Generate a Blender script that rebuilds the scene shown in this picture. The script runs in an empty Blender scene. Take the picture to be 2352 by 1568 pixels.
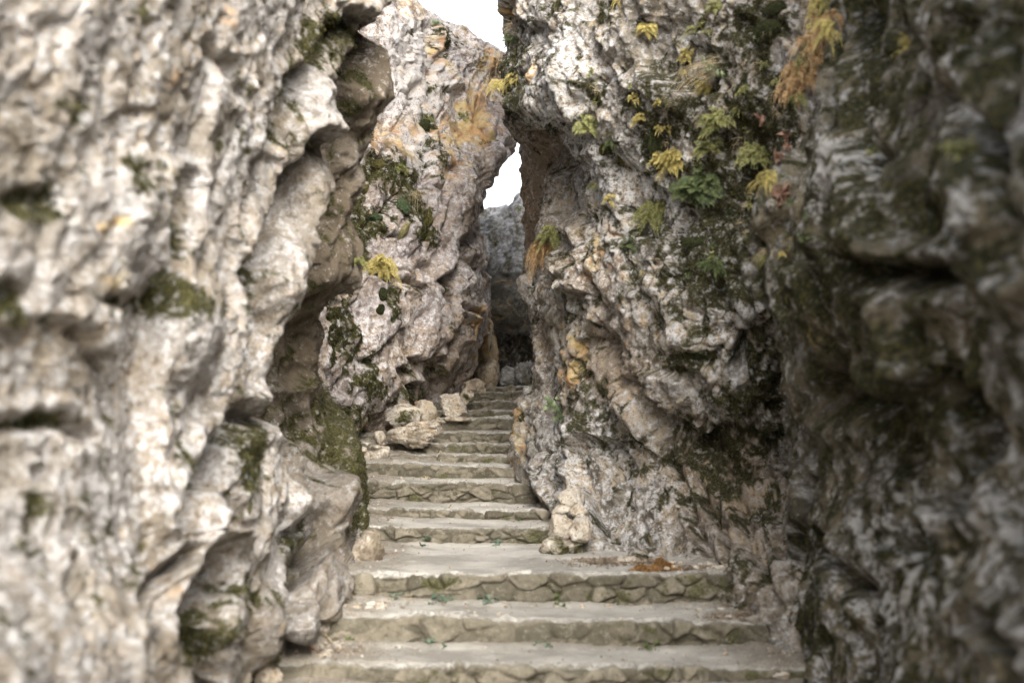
import bpy, math, random
import numpy as np
from mathutils import Vector, Matrix

# ------------------------------------------------------------------ basics
scene = bpy.context.scene
COL = scene.collection
F = 50.0 / 36.0 * 2352.0            # focal length in reference pixels (2352 x 1568)
CZ = 1.55
TH = math.atan(196.0 / F)
CT, ST = math.cos(TH), math.sin(TH)
CAM = np.array([0.0, 0.0, CZ])

def ray_point(px, py, d):
    px, py, d = np.asarray(px, float), np.asarray(py, float), np.asarray(d, float)
    a = (px - 1176.0) / F; b = -(py - 784.0) / F
    return np.stack([a * d, (CT - b * ST) * d, CZ + (ST + b * CT) * d], -1)

def project(P):
    q = P - CAM
    d = q[..., 1] * CT + q[..., 2] * ST
    u = -q[..., 1] * ST + q[..., 2] * CT
    d = np.maximum(d, 1e-3)
    return 1176 + q[..., 0] / d * F, 784 - u / d * F, d

def z_at(py, Y):
    b = -(py - 784.0) / F
    return CZ + Y * (ST + b * CT) / (CT - b * ST)

# ------------------------------------------------------------------ numpy noise
def _h(ix, iy, iz, seed):
    u = np.uint32
    h = ix.astype(u) * u(374761393) + iy.astype(u) * u(668265263) + iz.astype(u) * u(2147483647) + u((seed * 1274126177) & 0xFFFFFFFF)
    h = (h ^ (h >> u(13))) * u(1274126177)
    h = (h ^ (h >> u(16))) * u(2246822519)
    return h ^ (h >> u(15))

def noise(p, seed=0):
    """gradient noise, about -1..1"""
    fl = np.floor(p); i = fl.astype(np.int32); f = (p - fl).astype(np.float32)
    w = f * f * f * (f * (f * 6 - 15) + 10)
    out = np.zeros(p.shape[:-1], np.float32); k = np.float32(1 / 511.5)
    for dx in (0, 1):
        wx = w[..., 0] if dx else 1 - w[..., 0]
        for dy in (0, 1):
            wy = wx * (w[..., 1] if dy else 1 - w[..., 1])
            for dz in (0, 1):
                wz = wy * (w[..., 2] if dz else 1 - w[..., 2])
                h = _h(i[..., 0] + dx, i[..., 1] + dy, i[..., 2] + dz, seed)
                g = ((h & 1023).astype(np.float32) * k - 1) * (f[..., 0] - dx)
                g += (((h >> 10) & 1023).astype(np.float32) * k - 1) * (f[..., 1] - dy)
                g += (((h >> 20) & 1023).astype(np.float32) * k - 1) * (f[..., 2] - dz)
                out += wz * g
    return (out * 1.3).astype(np.float64)

def fbm(p, octv=4, seed=0, gain=0.5, lac=2.07):
    a, s, o = 1.0, 0.0, 0.0
    for k in range(octv):
        o = o + a * noise(p * lac ** k + k * 17.3, seed + k); s += a; a *= gain
    return o / s * 1.4

def ridged(p, octv=4, seed=0):
    a, s, o = 1.0, 0.0, 0.0
    for k in range(octv):
        o = o + a * (1 - 2 * np.abs(noise(p * 2.1 ** k + k * 11.1, seed + k))); s += a; a *= 0.5
    return o / s

def cells(p, seed=0):
    """returns F1, F2, delta to nearest centre, a random number and a random vector per cell"""
    shp = p.shape; p = p.reshape(-1, 3)
    fl = np.floor(p); i = fl.astype(np.int32); f = (p - fl).astype(np.float32)
    n = len(p); k = np.float32(1 / 1023.0)
    f1 = np.full(n, 9.0, np.float32); f2 = f1.copy(); hh = np.zeros(n, np.uint32); code = np.zeros(n, np.int32)
    fx, fy, fz = f[:, 0].copy(), f[:, 1].copy(), f[:, 2].copy()
    for dx in (-1, 0, 1):
        for dy in (-1, 0, 1):
            for dz in (-1, 0, 1):
                h = _h(i[:, 0] + dx, i[:, 1] + dy, i[:, 2] + dz, seed)
                vx = (h & 1023).astype(np.float32) * k + (dx - fx)
                vy = ((h >> 10) & 1023).astype(np.float32) * k + (dy - fy)
                vz = ((h >> 20) & 1023).astype(np.float32) * k + (dz - fz)
                r = vx * vx + vy * vy + vz * vz
                m = r < f1
                f2 = np.where(m, f1, np.minimum(f2, r))
                f1 = np.where(m, r, f1); hh = np.where(m, h, hh)
                code = np.where(m, (dx + 1) * 9 + (dy + 1) * 3 + dz + 1, code)
    dl = np.stack([(hh & 1023) * k + (code // 9 - 1) - fx, ((hh >> 10) & 1023) * k + (code // 3 % 3 - 1) - fy, ((hh >> 20) & 1023) * k + (code % 3 - 1) - fz], -1)
    h2 = (hh.astype(np.int64) * 1103515245 + 12345) & 0x3FFFFFFF
    r0 = ((hh >> 5) & 1023) / 1023.0
    rv = np.stack([(h2 & 1023) / 511.5 - 1, ((h2 >> 10) & 1023) / 511.5 - 1, ((h2 >> 20) & 1023) / 511.5 - 1], -1)
    q = shp[:-1]
    return np.sqrt(f1).reshape(q), np.sqrt(f2).reshape(q), dl.reshape(shp), r0.reshape(q), rv.reshape(shp)

def facets(p, freq, seed):
    """angular broken-rock relief, about -1..1 (in units of 1/freq)"""
    f1, f2, dl, r0, rv = cells(p * freq, seed)
    return (rv * dl).sum(-1) * 0.9 + (r0 - 0.5) * 0.9

def soften(D, n):
    """binomial smoothing so that a break between two facets becomes a slope, not a torn edge"""
    for _ in range(n):
        E = np.pad(D, 1, mode='edge')
        E = (E[:-2] + 2 * E[1:-1] + E[2:]) * .25
        D = (E[:, :-2] + 2 * E[:, 1:-1] + E[:, 2:]) * .25
    return D

def sstep(a, b, x):
    t = np.clip((x - a) / (b - a), 0, 1)
    return t * t * (3 - 2 * t)

# ------------------------------------------------------------------ mesh helpers
def mesh_from(name, V, faces, mat, parent=None, attrs=None, smooth=True, loc=None):
    """faces: int array (n,3|4) or a list of such arrays"""
    if not isinstance(faces, list): faces = [faces]
    me = bpy.data.meshes.new(name)
    V = np.asarray(V, np.float64)
    if loc is not None: V = V - np.asarray(loc)
    me.vertices.add(len(V)); me.vertices.foreach_set('co', V.astype(np.float32).ravel())
    idx = np.concatenate([f.ravel() for f in faces]).astype(np.int32)
    tot = np.concatenate([np.full(len(f), f.shape[1], np.int32) for f in faces])
    st = np.concatenate([[0], np.cumsum(tot)[:-1]]).astype(np.int32)
    me.loops.add(len(idx)); me.loops.foreach_set('vertex_index', idx)
    me.polygons.add(len(tot)); me.polygons.foreach_set('loop_start', st)
    me.polygons.foreach_set('loop_total', tot)
    if attrs is not None:
        for k, a in attrs.items():
            at = me.attributes.new(k, 'FLOAT_COLOR', 'POINT')
            at.data.foreach_set('color', np.asarray(a, np.float32).ravel())
    me.update(calc_edges=True)
    me.polygons.foreach_set('use_smooth', np.full(len(tot), smooth))
    if mat: me.materials.append(mat)
    o = bpy.data.objects.new(name, me); COL.objects.link(o)
    if loc is not None: o.location = loc
    if parent is not None: o.parent = parent
    return o

def tag(o, label=None, cat=None, group=None, kind=None):
    if label: o['label'] = label
    if cat: o['category'] = cat
    if group: o['group'] = group
    if kind: o['kind'] = kind
    return o

def empty(name, loc=(0, 0, 0)):
    o = bpy.data.objects.new(name, None); COL.objects.link(o); o.location = loc
    o.empty_display_size = 0.2
    return o

def grid_faces(nr, nc):
    r, c = np.meshgrid(np.arange(nr - 1), np.arange(nc - 1), indexing='ij')
    a = (r * nc + c).ravel()
    return np.stack([a, a + 1, a + nc + 1, a + nc], -1)

def grid_normals(P):
    du = np.gradient(P, axis=1); dv = np.gradient(P, axis=0)
    n = np.cross(du, dv)
    return n / np.maximum(np.linalg.norm(n, axis=-1, keepdims=True), 1e-9)

# ------------------------------------------------------------------ materials
class NT:
    def __init__(s, name):
        s.m = bpy.data.materials.new(name); s.m.use_nodes = True
        s.t = s.m.node_tree; s.t.nodes.clear()
        s.out = s.n('ShaderNodeOutputMaterial'); s.b = s.n('ShaderNodeBsdfPrincipled')
        s.l(s.b.outputs[0], s.out.inputs[0])
        s.b.inputs['Roughness'].default_value = 0.9
        s.b.inputs['Specular IOR Level'].default_value = 0.25
        s.co = s.n('ShaderNodeNewGeometry').outputs['Position']
    def n(s, t): return s.t.nodes.new(t)
    def l(s, a, b): s.t.links.new(a, b)
    def noise(s, scale, detail=6, rough=0.6, vec=None, dist=0.0):
        n = s.n('ShaderNodeTexNoise'); n.inputs['Scale'].default_value = scale
        n.inputs['Detail'].default_value = detail; n.inputs['Roughness'].default_value = rough
        n.inputs['Distortion'].default_value = dist
        s.l(vec or s.co, n.inputs['Vector']); return n.outputs['Fac']
    def voro(s, scale, vec=None, feature='F1', out='Distance'):
        n = s.n('ShaderNodeTexVoronoi'); n.feature = feature; n.inputs['Scale'].default_value = scale
        s.l(vec or s.co, n.inputs['Vector']); return n.outputs[out]
    def map(s, sc=(1, 1, 1), rot=(0, 0, 0)):
        n = s.n('ShaderNodeMapping'); n.inputs['Scale'].default_value = sc; n.inputs['Rotation'].default_value = rot
        s.l(s.co, n.inputs['Vector']); return n.outputs[0]
    def rng(s, x, a, b, c=0.0, d=1.0, smooth=True):
        n = s.n('ShaderNodeMapRange'); n.interpolation_type = 'SMOOTHSTEP' if smooth else 'LINEAR'
        for k, v in zip(('From Min', 'From Max', 'To Min', 'To Max'), (a, b, c, d)): n.inputs[k].default_value = v
        s.l(x, n.inputs['Value']); return n.outputs[0]
    def math(s, op, a, b=None):
        n = s.n('ShaderNodeMath'); n.operation = op
        for k, v in ((0, a), (1, b)):
            if v is None: continue
            if isinstance(v, (int, float)): n.inputs[k].default_value = v
            else: s.l(v, n.inputs[k])
        return n.outputs[0]
    def mix(s, f, a, b, mode='MIX'):
        n = s.n('ShaderNodeMix'); n.data_type = 'RGBA'; n.blend_type = mode
        for k, v in ((0, f), (6, a), (7, b)):
            if isinstance(v, (int, float)): n.inputs[k].default_value = v
            elif isinstance(v, tuple): n.inputs[k].default_value = (*v, 1)
            else: s.l(v, n.inputs[k])
        return n.outputs[2]
    def attr(s, name='mask'):
        n = s.n('ShaderNodeAttribute'); n.attribute_name = name
        sep = s.n('ShaderNodeSeparateColor'); s.l(n.outputs['Color'], sep.inputs[0])
        return sep.outputs[0], sep.outputs[1], sep.outputs[2], n.outputs['Alpha']
    def bump(s, h, strength, dist, prev=None):
        n = s.n('ShaderNodeBump'); n.inputs['Strength'].default_value = strength; n.inputs['Distance'].default_value = dist
        s.l(h, n.inputs['Height'])
        if prev: s.l(prev, n.inputs['Normal'])
        return n.outputs[0]

def rock_material(name, dark, mid, light, pale, tan, brown, speck=18.0, white_amt=0.5,
                  moss=(0.035, 0.034, 0.012), moss2=(0.11, 0.105, 0.03), orange=(0.50, 0.28, 0.11), yellow=(0.55, 0.42, 0.17), blot=(0.15, 0.125, 0.08), blot_amt=0.7, streak=0.75, ymap=1.0):
    t = NT(name)
    if ymap != 1.0: t.co = t.map((1, ymap, 1))
    n1 = t.noise(2.6, 4, 0.6)
    n2 = t.noise(speck, 5, 0.68)
    n3 = t.noise(speck * 3.7, 2, 0.7)
    vp = t.map((1, 1, 0.6), (0.2, 0.25, 0))
    n4 = t.noise(6.0, 5, 0.68, vec=vp)
    mR, mG, mB, mA = t.attr()
    c = t.mix(t.rng(n1, 0.38, 0.64), mid, tan)
    c = t.mix(t.rng(n2, 0.44, 0.60), c, light)
    n6 = t.noise(3.9, 6, 0.66, vec=t.map((1, 1, 0.7), (0.3, 0.1, 0)))
    c = t.mix(t.rng(n6, 0.50, 0.60, 0, blot_amt), c, blot)
    c = t.mix(t.rng(n4, 0.38, 0.48, streak, 0.0), c, dark)
    c = t.mix(mB, c, brown)
    wl = t.math('ADD', n2, t.math('MULTIPLY', n3, 0.5))
    wl = t.math('ADD', wl, t.math('MULTIPLY', t.math('SUBTRACT', mA, 0.5), 0.5))
    c = t.mix(t.rng(wl, 0.80, 0.92, 0.0, white_amt), c, pale)
    c = t.mix(t.rng(n2, 0.33, 0.42, 0.8, 0.0), c, dark)
    c = t.mix(t.rng(n3, 0.33, 0.43, 0.6, 0.0), c, tuple(x * 0.6 for x in dark))
    cy = t.mix(t.rng(n4, 0.42, 0.60), orange, yellow)
    c = t.mix(t.math('MULTIPLY', mG, t.rng(n2, 0.35, 0.55, 0.45, 0.9)), c, cy)
    cm = t.mix(t.rng(n3, 0.45, 0.7), moss, moss2)
    c = t.mix(t.math('MULTIPLY', mR, t.rng(n2, 0.50, 0.66, 1.0, 0.35)), c, cm)
    t.l(c, t.b.inputs['Base Color'])
    h = t.math('ADD', n2, t.math('MULTIPLY', n3, 0.4))
    t.l(t.bump(h, 1.0, 0.022), t.b.inputs['Normal'])
    return t.m

M = {}
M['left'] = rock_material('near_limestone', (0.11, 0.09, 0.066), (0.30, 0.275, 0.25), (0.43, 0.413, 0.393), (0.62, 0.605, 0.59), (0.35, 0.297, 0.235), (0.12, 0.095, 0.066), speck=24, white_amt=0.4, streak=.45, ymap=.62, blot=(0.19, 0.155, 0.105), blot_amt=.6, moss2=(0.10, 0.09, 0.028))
M['mid'] = rock_material('pale_limestone', (0.12, 0.095, 0.08), (0.345, 0.305, 0.295), (0.50, 0.475, 0.475), (0.76, 0.74, 0.72), (0.44, 0.345, 0.25), (0.24, 0.17, 0.10), speck=20, white_amt=0.5, blot=(0.22, 0.165, 0.12), blot_amt=.5)
M['right'] = rock_material('lichened_limestone', (0.06, 0.05, 0.038), (0.25, 0.232, 0.21), (0.42, 0.408, 0.395), (0.66, 0.65, 0.64), (0.40, 0.33, 0.24), (0.25, 0.175, 0.105), speck=22, white_amt=0.5, blot=(0.12, 0.105, 0.075), blot_amt=.6, moss=(0.028, 0.026, 0.012), moss2=(0.095, 0.086, 0.036))
M['dark'] = rock_material('shade_dark_limestone', (0.03, 0.026, 0.018), (0.105, 0.097, 0.08), (0.255, 0.245, 0.232), (0.50, 0.49, 0.475), (0.12, 0.10, 0.06), (0.055, 0.042, 0.022), speck=14, white_amt=0.55, moss=(0.018, 0.018, 0.007), moss2=(0.065, 0.058, 0.018))  # deep shade of near right face and recess is put into these colours
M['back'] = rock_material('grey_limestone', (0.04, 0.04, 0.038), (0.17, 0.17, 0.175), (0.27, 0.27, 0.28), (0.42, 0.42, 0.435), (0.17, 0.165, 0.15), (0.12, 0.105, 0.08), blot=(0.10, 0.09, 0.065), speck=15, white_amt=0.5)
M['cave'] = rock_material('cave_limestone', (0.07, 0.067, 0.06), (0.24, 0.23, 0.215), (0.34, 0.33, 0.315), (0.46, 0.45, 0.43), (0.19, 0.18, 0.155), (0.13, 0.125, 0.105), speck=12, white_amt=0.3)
M['boulder'] = rock_material('boulder_limestone', (0.16, 0.13, 0.10), (0.42, 0.36, 0.285), (0.52, 0.47, 0.39), (0.66, 0.62, 0.54), (0.46, 0.37, 0.265), (0.30, 0.22, 0.14), speck=15, white_amt=0.4)

def step_material():
    t = NT('rubble_masonry')
    mR, mG, mB, mA = t.attr()
    n1 = t.noise(6.0, 7, 0.65); n2 = t.noise(26.0, 6, 0.7); n3 = t.noise(80.0, 3, 0.7)
    c = t.mix(mG, (0.075, 0.066, 0.046), (0.25, 0.22, 0.165))
    c = t.mix(t.math('MULTIPLY', mA, 0.85), c, (0.07, 0.058, 0.04))
    c = t.mix(t.rng(n1, 0.40, 0.65, 0, 0.45), c, (0.14, 0.128, 0.095))
    c = t.mix(t.rng(n2, 0.52, 0.66, 0, 0.55), c, (0.29, 0.262, 0.205))
    c = t.mix(t.rng(n2, 0.34, 0.46, 0.6, 0), c, (0.075, 0.062, 0.042))
    c = t.mix(mB, c, t.mix(t.rng(n2, .4, .6), (0.30, 0.28, 0.245), (0.52, 0.50, 0.45)))
    nm = t.noise(9.0, 8, 0.7)
    fm = t.math('ADD', mR, t.math('MULTIPLY', t.math('SUBTRACT', nm, 0.5), 2.2))
    cm = t.mix(t.rng(n3, 0.4, 0.65), (0.045, 0.045, 0.018), (0.12, 0.115, 0.05))
    c = t.mix(t.rng(fm, 0.45, 0.68, 0, 0.85), c, cm)
    t.l(c, t.b.inputs['Base Color'])
    bn = t.bump(t.math('ADD', n2, t.math('MULTIPLY', n3, 0.4)), 0.8, 0.012)
    t.l(bn, t.b.inputs['Normal'])
    return t.m
M['step'] = step_material()

def dirt_material(name, a, b, c_):
    t = NT(name)
    n1 = t.noise(2.2, 7, 0.6); n2 = t.noise(30.0, 7, 0.75); n3 = t.noise(120.0, 3, 0.8)
    mR, mG, mB, mA = t.attr()
    c = t.mix(t.rng(n1, 0.38, 0.62), a, b)
    c = t.mix(t.rng(n2, 0.55, 0.68, 0, 0.55), c, c_)
    c = t.mix(t.rng(n2, 0.30, 0.42, 0.6, 0), c, tuple(x * 0.5 for x in a))
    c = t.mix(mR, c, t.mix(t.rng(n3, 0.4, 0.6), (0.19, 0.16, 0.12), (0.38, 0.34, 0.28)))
    t.l(c, t.b.inputs['Base Color'])
    t.l(t.bump(t.math('ADD', n2, t.math('MULTIPLY', n3, 0.5)), 1.0, 0.014), t.b.inputs['Normal'])
    return t.m
M['tread'] = dirt_material('dusty_tread', (0.37, 0.345, 0.30), (0.60, 0.57, 0.51), (0.74, 0.71, 0.66))
M['soil'] = dirt_material('stony_soil', (0.30, 0.27, 0.225), (0.40, 0.365, 0.31), (0.55, 0.51, 0.45))

def leaf_material(name, a, b, rough=0.6, tl=0.25, scale=30.0):
    t = NT(name)
    oi = t.n('ShaderNodeObjectInfo').outputs['Random']
    n1 = t.noise(scale, 3, 0.6)
    f = t.rng(n1, 0.35, 0.65)
    c = t.mix(f, a, b)
    t.l(c, t.b.inputs['Base Color']); t.b.inputs['Roughness'].default_value = rough
    tr = t.n('ShaderNodeBsdfTranslucent'); t.l(c, tr.inputs[0])
    mx = t.n('ShaderNodeMixShader'); mx.inputs[0].default_value = tl
    t.l(t.b.outputs[0], mx.inputs[1]); t.l(tr.outputs[0], mx.inputs[2]); t.l(mx.outputs[0], t.out.inputs[0])
    return t.m
M['f_yellow'] = leaf_material('yellow_frond', (0.26, 0.23, 0.07), (0.66, 0.54, 0.20), scale=50)
M['f_lime'] = leaf_material('yellow_green_frond', (0.10, 0.12, 0.04), (0.38, 0.36, 0.14), scale=50)
M['f_green'] = leaf_material('green_frond', (0.045, 0.07, 0.025), (0.15, 0.18, 0.07))
M['f_pale'] = leaf_material('pale_green_leaf', (0.24, 0.32, 0.18), (0.42, 0.48, 0.28))
M['f_orange'] = leaf_material('orange_frond', (0.24, 0.13, 0.05), (0.62, 0.44, 0.23), scale=45)
M['f_straw'] = leaf_material('straw', (0.42, 0.32, 0.18), (0.62, 0.53, 0.36))
M['f_blue'] = leaf_material('bluish_leaf', (0.06, 0.095, 0.06), (0.17, 0.215, 0.15))
M['dryleaf'] = leaf_material('dry_leaf', (0.20, 0.11, 0.07), (0.50, 0.33, 0.25), scale=35)
M['rust'] = leaf_material('rust_moss', (0.16, 0.085, 0.03), (0.40, 0.235, 0.10), tl=0.1, scale=60)
M['litter'] = leaf_material('dead_leaves', (0.13, 0.10, 0.072), (0.34, 0.275, 0.205), tl=0.05, scale=40)
M['twig'] = leaf_material('twig_bark', (0.16, 0.115, 0.075), (0.36, 0.28, 0.20), tl=0.0)
def moss_material(name, a, b):
    t = NT(name); n = t.noise(70, 5, 0.75); n2 = t.noise(14, 4, 0.6)
    c = t.mix(t.rng(n, 0.42, 0.66), a, b); c = t.mix(t.rng(n2, 0.5, 0.7, 0, 0.5), c, b)
    t.l(c, t.b.inputs['Base Color']); t.b.inputs['Roughness'].default_value = 1.0
    t.l(t.bump(n, 1.0, 0.02), t.b.inputs['Normal']); return t.m
M['moss_green'] = moss_material('cushion_moss', (0.03, 0.045, 0.02), (0.11, 0.15, 0.07))
M['moss_olive'] = moss_material('olive_moss', (0.045, 0.04, 0.012), (0.16, 0.14, 0.045))
M['moss_dark'] = moss_material('dark_moss', (0.015, 0.018, 0.006), (0.06, 0.065, 0.02))
M['moss_pale'] = moss_material('pale_moss', (0.24, 0.21, 0.09), (0.46, 0.42, 0.22))

# ------------------------------------------------------------------ rock walls
def crw(idx, n):
    """Catmull-Rom weight matrix"""
    W = np.zeros((len(idx), n))
    for r, x in enumerate(idx):
        i = min(int(x), n - 2); t = x - i
        w = [-.5 * t + t * t - .5 * t ** 3, 1 - 2.5 * t * t + 1.5 * t ** 3, .5 * t + 2 * t * t - 1.5 * t ** 3, -.5 * t * t + .5 * t ** 3]
        for k, ww in zip((i - 1, i, i + 1, i + 2), w):
            if k < 0: W[r, 0] += 2 * ww; W[r, 1] -= ww
            elif k >= n: W[r, n - 1] += 2 * ww; W[r, n - 2] -= ww
            else: W[r, k] += ww
    return W

def seg_samples(A, lo, hi, dens, axis, D):
    """index samples along axis so that visible steps are about dens pixels"""
    out = []
    n = A.shape[axis]
    A = np.moveaxis(A, axis, 0); D = np.moveaxis(D, axis, 0)
    for k in range(n - 1):
        a, b = A[k], A[k + 1]
        vis = ((np.maximum(a, b) > lo) & (np.minimum(a, b) < hi))
        L = np.abs(b - a)
        if vis.any():
            m = max(2, int(math.ceil(np.percentile(L[vis], 85) / dens)))
            dz = np.abs(D[k + 1] - D[k]).max()
            m = max(m, int(dz / 0.014))
        else:
            m = max(2, int(math.ceil(L.mean() / (dens * 9)) ) + 4)
        m = min(m, 240)
        out += [k + j / m for j in range(m)]
    out.append(n - 1 - 1e-9)
    return out

FUZZ = []
def polydist(px, py, pts):
    d = np.full(px.shape, 1e9)
    for (x0, y0), (x1, y1) in zip(pts[:-1], pts[1:]):
        vx, vy = x1 - x0, y1 - y0
        t = np.clip(((px - x0) * vx + (py - y0) * vy) / (vx * vx + vy * vy + 1e-9), 0, 1)
        d = np.minimum(d, np.hypot(px - x0 - t * vx, py - y0 - t * vy))
    return d

def blobs(px, py, L):
    m = np.zeros(px.shape)
    for b in L:
        x, y, rx, ry, s = b[:5]; a = math.radians(b[5]) if len(b) > 5 else 0
        u = ((px - x) * math.cos(a) + (py - y) * math.sin(a)) / rx
        v = (-(px - x) * math.sin(a) + (py - y) * math.cos(a)) / ry
        m = m + s * np.exp(-(u * u + v * v) ** 1.2)
    return m

def build_wall(name, ctrl, dens, mat, back, amp=1.0, carve=(), pits=(), bulge=(), moss=(), orange=(), brown=(), pale=(),
               moss_base=0.0, seed=0, aniso=(1, 1, 0.6), tilt=0.35, label=None, cat='rock', fine=1.0, moss_up=0.25, face=0.0, lump=1.0, crack=1.0, carve_k=1.0, tilty=0.0, holes=1.0, fy=1.0):
    C = np.array(ctrl, float)
    ri = seg_samples(C[..., 1], -90, 1660, dens, 0, C[..., 2] * 0)
    ci = seg_samples(C[..., 0], -90, 2440, dens, 1, C[..., 2])
    Wr, Wc = crw(ri, C.shape[0]), crw(ci, C.shape[1])
    G = np.einsum('ri,ijk,cj->rck', Wr, C, Wc)
    px, py, d = G[..., 0], G[..., 1], np.maximum(G[..., 2], 0.6)
    P = ray_point(px, py, d)
    N = grid_normals(P)
    # turn the normals towards the passage
    c0 = ray_point(1176, 900, 7.0)
    if np.einsum('ijk,ijk->ij', N, (CAM * .5 + c0 * .5) - P).mean() < 0: N = -N
    # feature space with a little warp so nothing runs straight
    wx = px + 26 * fbm(P * 2.2, 3, seed + 50) + 4 * noise(P * 11, seed + 51)
    wy = py + 26 * fbm(P * 2.2 + 31, 3, seed + 52) + 4 * noise(P * 11 + 9, seed + 53)
    q = P * np.array(aniso)
    q[..., 0] += tilt * P[..., 2]; q[..., 1] -= tilty * P[..., 2]
    q = q + 0.16 * np.stack([noise(q * 1.9 + k * 7.7, seed + 60 + k) for k in range(3)], -1)
    q2 = P + 0.035 * np.stack([noise(P * 9 + k * 5.1, seed + 70 + k) for k in range(3)], -1)
    q2 = q2 * np.array([1, fy, 1])
    D = 0.085 * fbm(q * 1.3, 3, seed) + 0.13 * facets(q, 2.1, seed + 1) + lump * 0.062 * facets(q, 5.0, seed + 2)
    D = soften(D, 7)
    ck = cells((q + .05 * np.stack([noise(P * 6 + k * 3.3, seed + 80 + k) for k in range(3)], -1)) * np.array([2.2, 2.2, 1.5]), seed + 12)
    D -= crack * 0.075 * np.exp(-((ck[1] - ck[0]) / .055) ** 1.3) * sstep(-.35, .25, noise(q * 1.2 + 7, seed + 13))
    D += soften(fine * 0.026 * facets(q2, 11.0, seed + 3), 2)
    D += fine * (0.012 * facets(q2, 24.0, seed + 4) + 0.010 * fbm(q2 * 14, 4, seed + 5, gain=0.6))
    hole = sstep(0.30, 0.62, noise(q * 4.3 + 3.3, seed + 6)) * sstep(-0.1, 0.4, noise(q * 1.1, seed + 9))
    D -= 0.085 * hole * holes
    hole2 = sstep(0.35, 0.7, noise(q2 * 12.0 + 1.3, seed + 7))
    D -= 0.03 * hole2 * fine
    D *= amp
    for pts, w, dep in carve:
        dd = polydist(wx, wy, pts)
        dep = dep * carve_k; w = w * (1 + .15 * (carve_k > 1))
        D -= dep * np.exp(-(dd / w) ** 1.6) - 0.25 * dep * np.exp(-((dd - 2.2 * w) / w) ** 2)
    for x, y, rx, ry, dep, *a in pits:
        D -= blobs(wx, wy, [(x, y, rx, ry, dep, *a)])
    for x, y, rx, ry, h, *a in bulge:
        aa = math.radians(a[0]) if a else 0
        u = ((wx - x) * math.cos(aa) + (wy - y) * math.sin(aa)) / rx
        v = (-(wx - x) * math.sin(aa) + (wy - y) * math.cos(aa)) / ry
        D += 0.8 * h * np.clip(1 - (u * u + v * v), 0, 1) ** 0.75
    Tc = CAM - P; Tc /= np.linalg.norm(Tc, axis=-1, keepdims=True)
    Nd = N + face * Tc; Nd /= np.linalg.norm(Nd, axis=-1, keepdims=True)
    Q = P + Nd * D[..., None]
    N2 = grid_normals(Q)
    if (N2 * N).sum(-1).mean() < 0: N2 = -N2
    # growth masks: moss on ledges and where it is seen, lichens, bare stone, and some painted light and shade
    mm = moss_base + 1.25 * blobs(wx, wy, moss) + 0.22 * fbm(P * 3.1, 3, seed + 20) + moss_up * np.clip(N2[..., 2], 0, 1) * sstep(-0.3, 0.4, noise(P * 2.0, seed + 21))
    oo = -0.05 + blobs(wx, wy, orange) + 0.18 * fbm(P * 2.3, 3, seed + 30)
    nf = fbm(q2 * np.array([9, 9, 7]), 5, seed + 22, gain=.68)
    mm = sstep(.40, .60, mm + 1.15 * nf)
    oo = sstep(.25, .80, oo + 0.9 * fbm(q2 * 8 + 4, 5, seed + 31, gain=.68))
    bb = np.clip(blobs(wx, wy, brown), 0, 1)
    pp = np.clip(0.45 + blobs(wx, wy, pale) + 0.25 * fbm(P * 1.7, 2, seed + 33), 0, 1)
    mask = np.stack([np.clip(mm, 0, 1), np.clip(oo, 0, 1), bb, pp], -1)
    nr, nc = px.shape
    V = Q.reshape(-1, 3).copy()
    V[:, 2] = np.maximum(V[:, 2], -0.35)
    Fc = grid_faces(nr, nc)
    # thickness: the border is carried back into the hill and closed
    loop = np.concatenate([np.arange(nc), np.arange(1, nr) * nc + nc - 1, (nr - 1) * nc + np.arange(nc - 2, -1, -1), np.arange(nr - 2, 0, -1) * nc])
    Bv = V[loop] + np.array(back)
    n0 = len(V); cen = Bv.mean(0)
    V = np.concatenate([V, Bv, cen[None]])
    m_ = len(loop); k = np.arange(m_)
    F2 = np.stack([loop[k], n0 + k, n0 + (k + 1) % m_, loop[(k + 1) % m_]], -1)
    F3 = np.stack([n0 + k, np.full(m_, n0 + m_), n0 + (k + 1) % m_], -1)
    mk = np.concatenate([mask.reshape(-1, 4), np.tile([[0.3, 0, 0.3, 0.4]], (m_ + 1, 1))])
    o = mesh_from(name, V, [Fc, F2, F3], mat, attrs={'mask': mk})
    tag(o, label, cat)
    print(name, nr, nc)
    FUZZ.append((label, Q.reshape(-1, 3), N2.reshape(-1, 3), mm.ravel()))
    return o

def left_wall(S, tail):
    K = [(0, .13), (.30, .29), (.50, .385), (.64, .455), (.75, .54), (.84, .64), (.91, .77), (.96, .89), (1.0, 1.0)]
    rows = []
    for py, s, ds, x0, e in S:
        sm = float(np.interp(py, [-1300, 0, 500, 900, 1230, 1430, 1568, 2300, 4300], [880, 850, 770, 735, 725, 660, 490, -60, -900]))
        dm = float(np.interp(py, [-1300, 900, 1230, 1430, 1568, 2300, 4300], [8.4, 8.3, 8.0, 6.6, 5.4, 3.4, 1.9]))
        row = []
        for k, f in K:
            b = 0 if k < .92 else (.5 if k < .99 else 1.0)
            S1 = sm + (s - sm) * b; D1 = dm + (ds - dm) * b
            row.append((e + (S1 - e) * k, py, D1 * f))
        for (dx, dd) in tail: row.append((s + dx, py, ds + dd))
        rows.append(row)
    return rows

def side_wall(S, xn, w, tail, flip=1):
    """rows of control points for a wall that runs along the passage; S: (py, silhouette px, depth, x_near, end px)"""
    rows = []
    for py, s, ds, x0, e in S:
        xs = (s - 1176) / F * ds
        row = []
        for k in w:
            px = e + (s - e) * k
            X = x0 + (xs - x0) * k ** 1.3
            row.append((px, py, X * F / (px - 1176)))
        for (dx, dd) in tail: row.append((s + dx, py, ds + dd))
        rows.append(row)
    return rows

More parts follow.
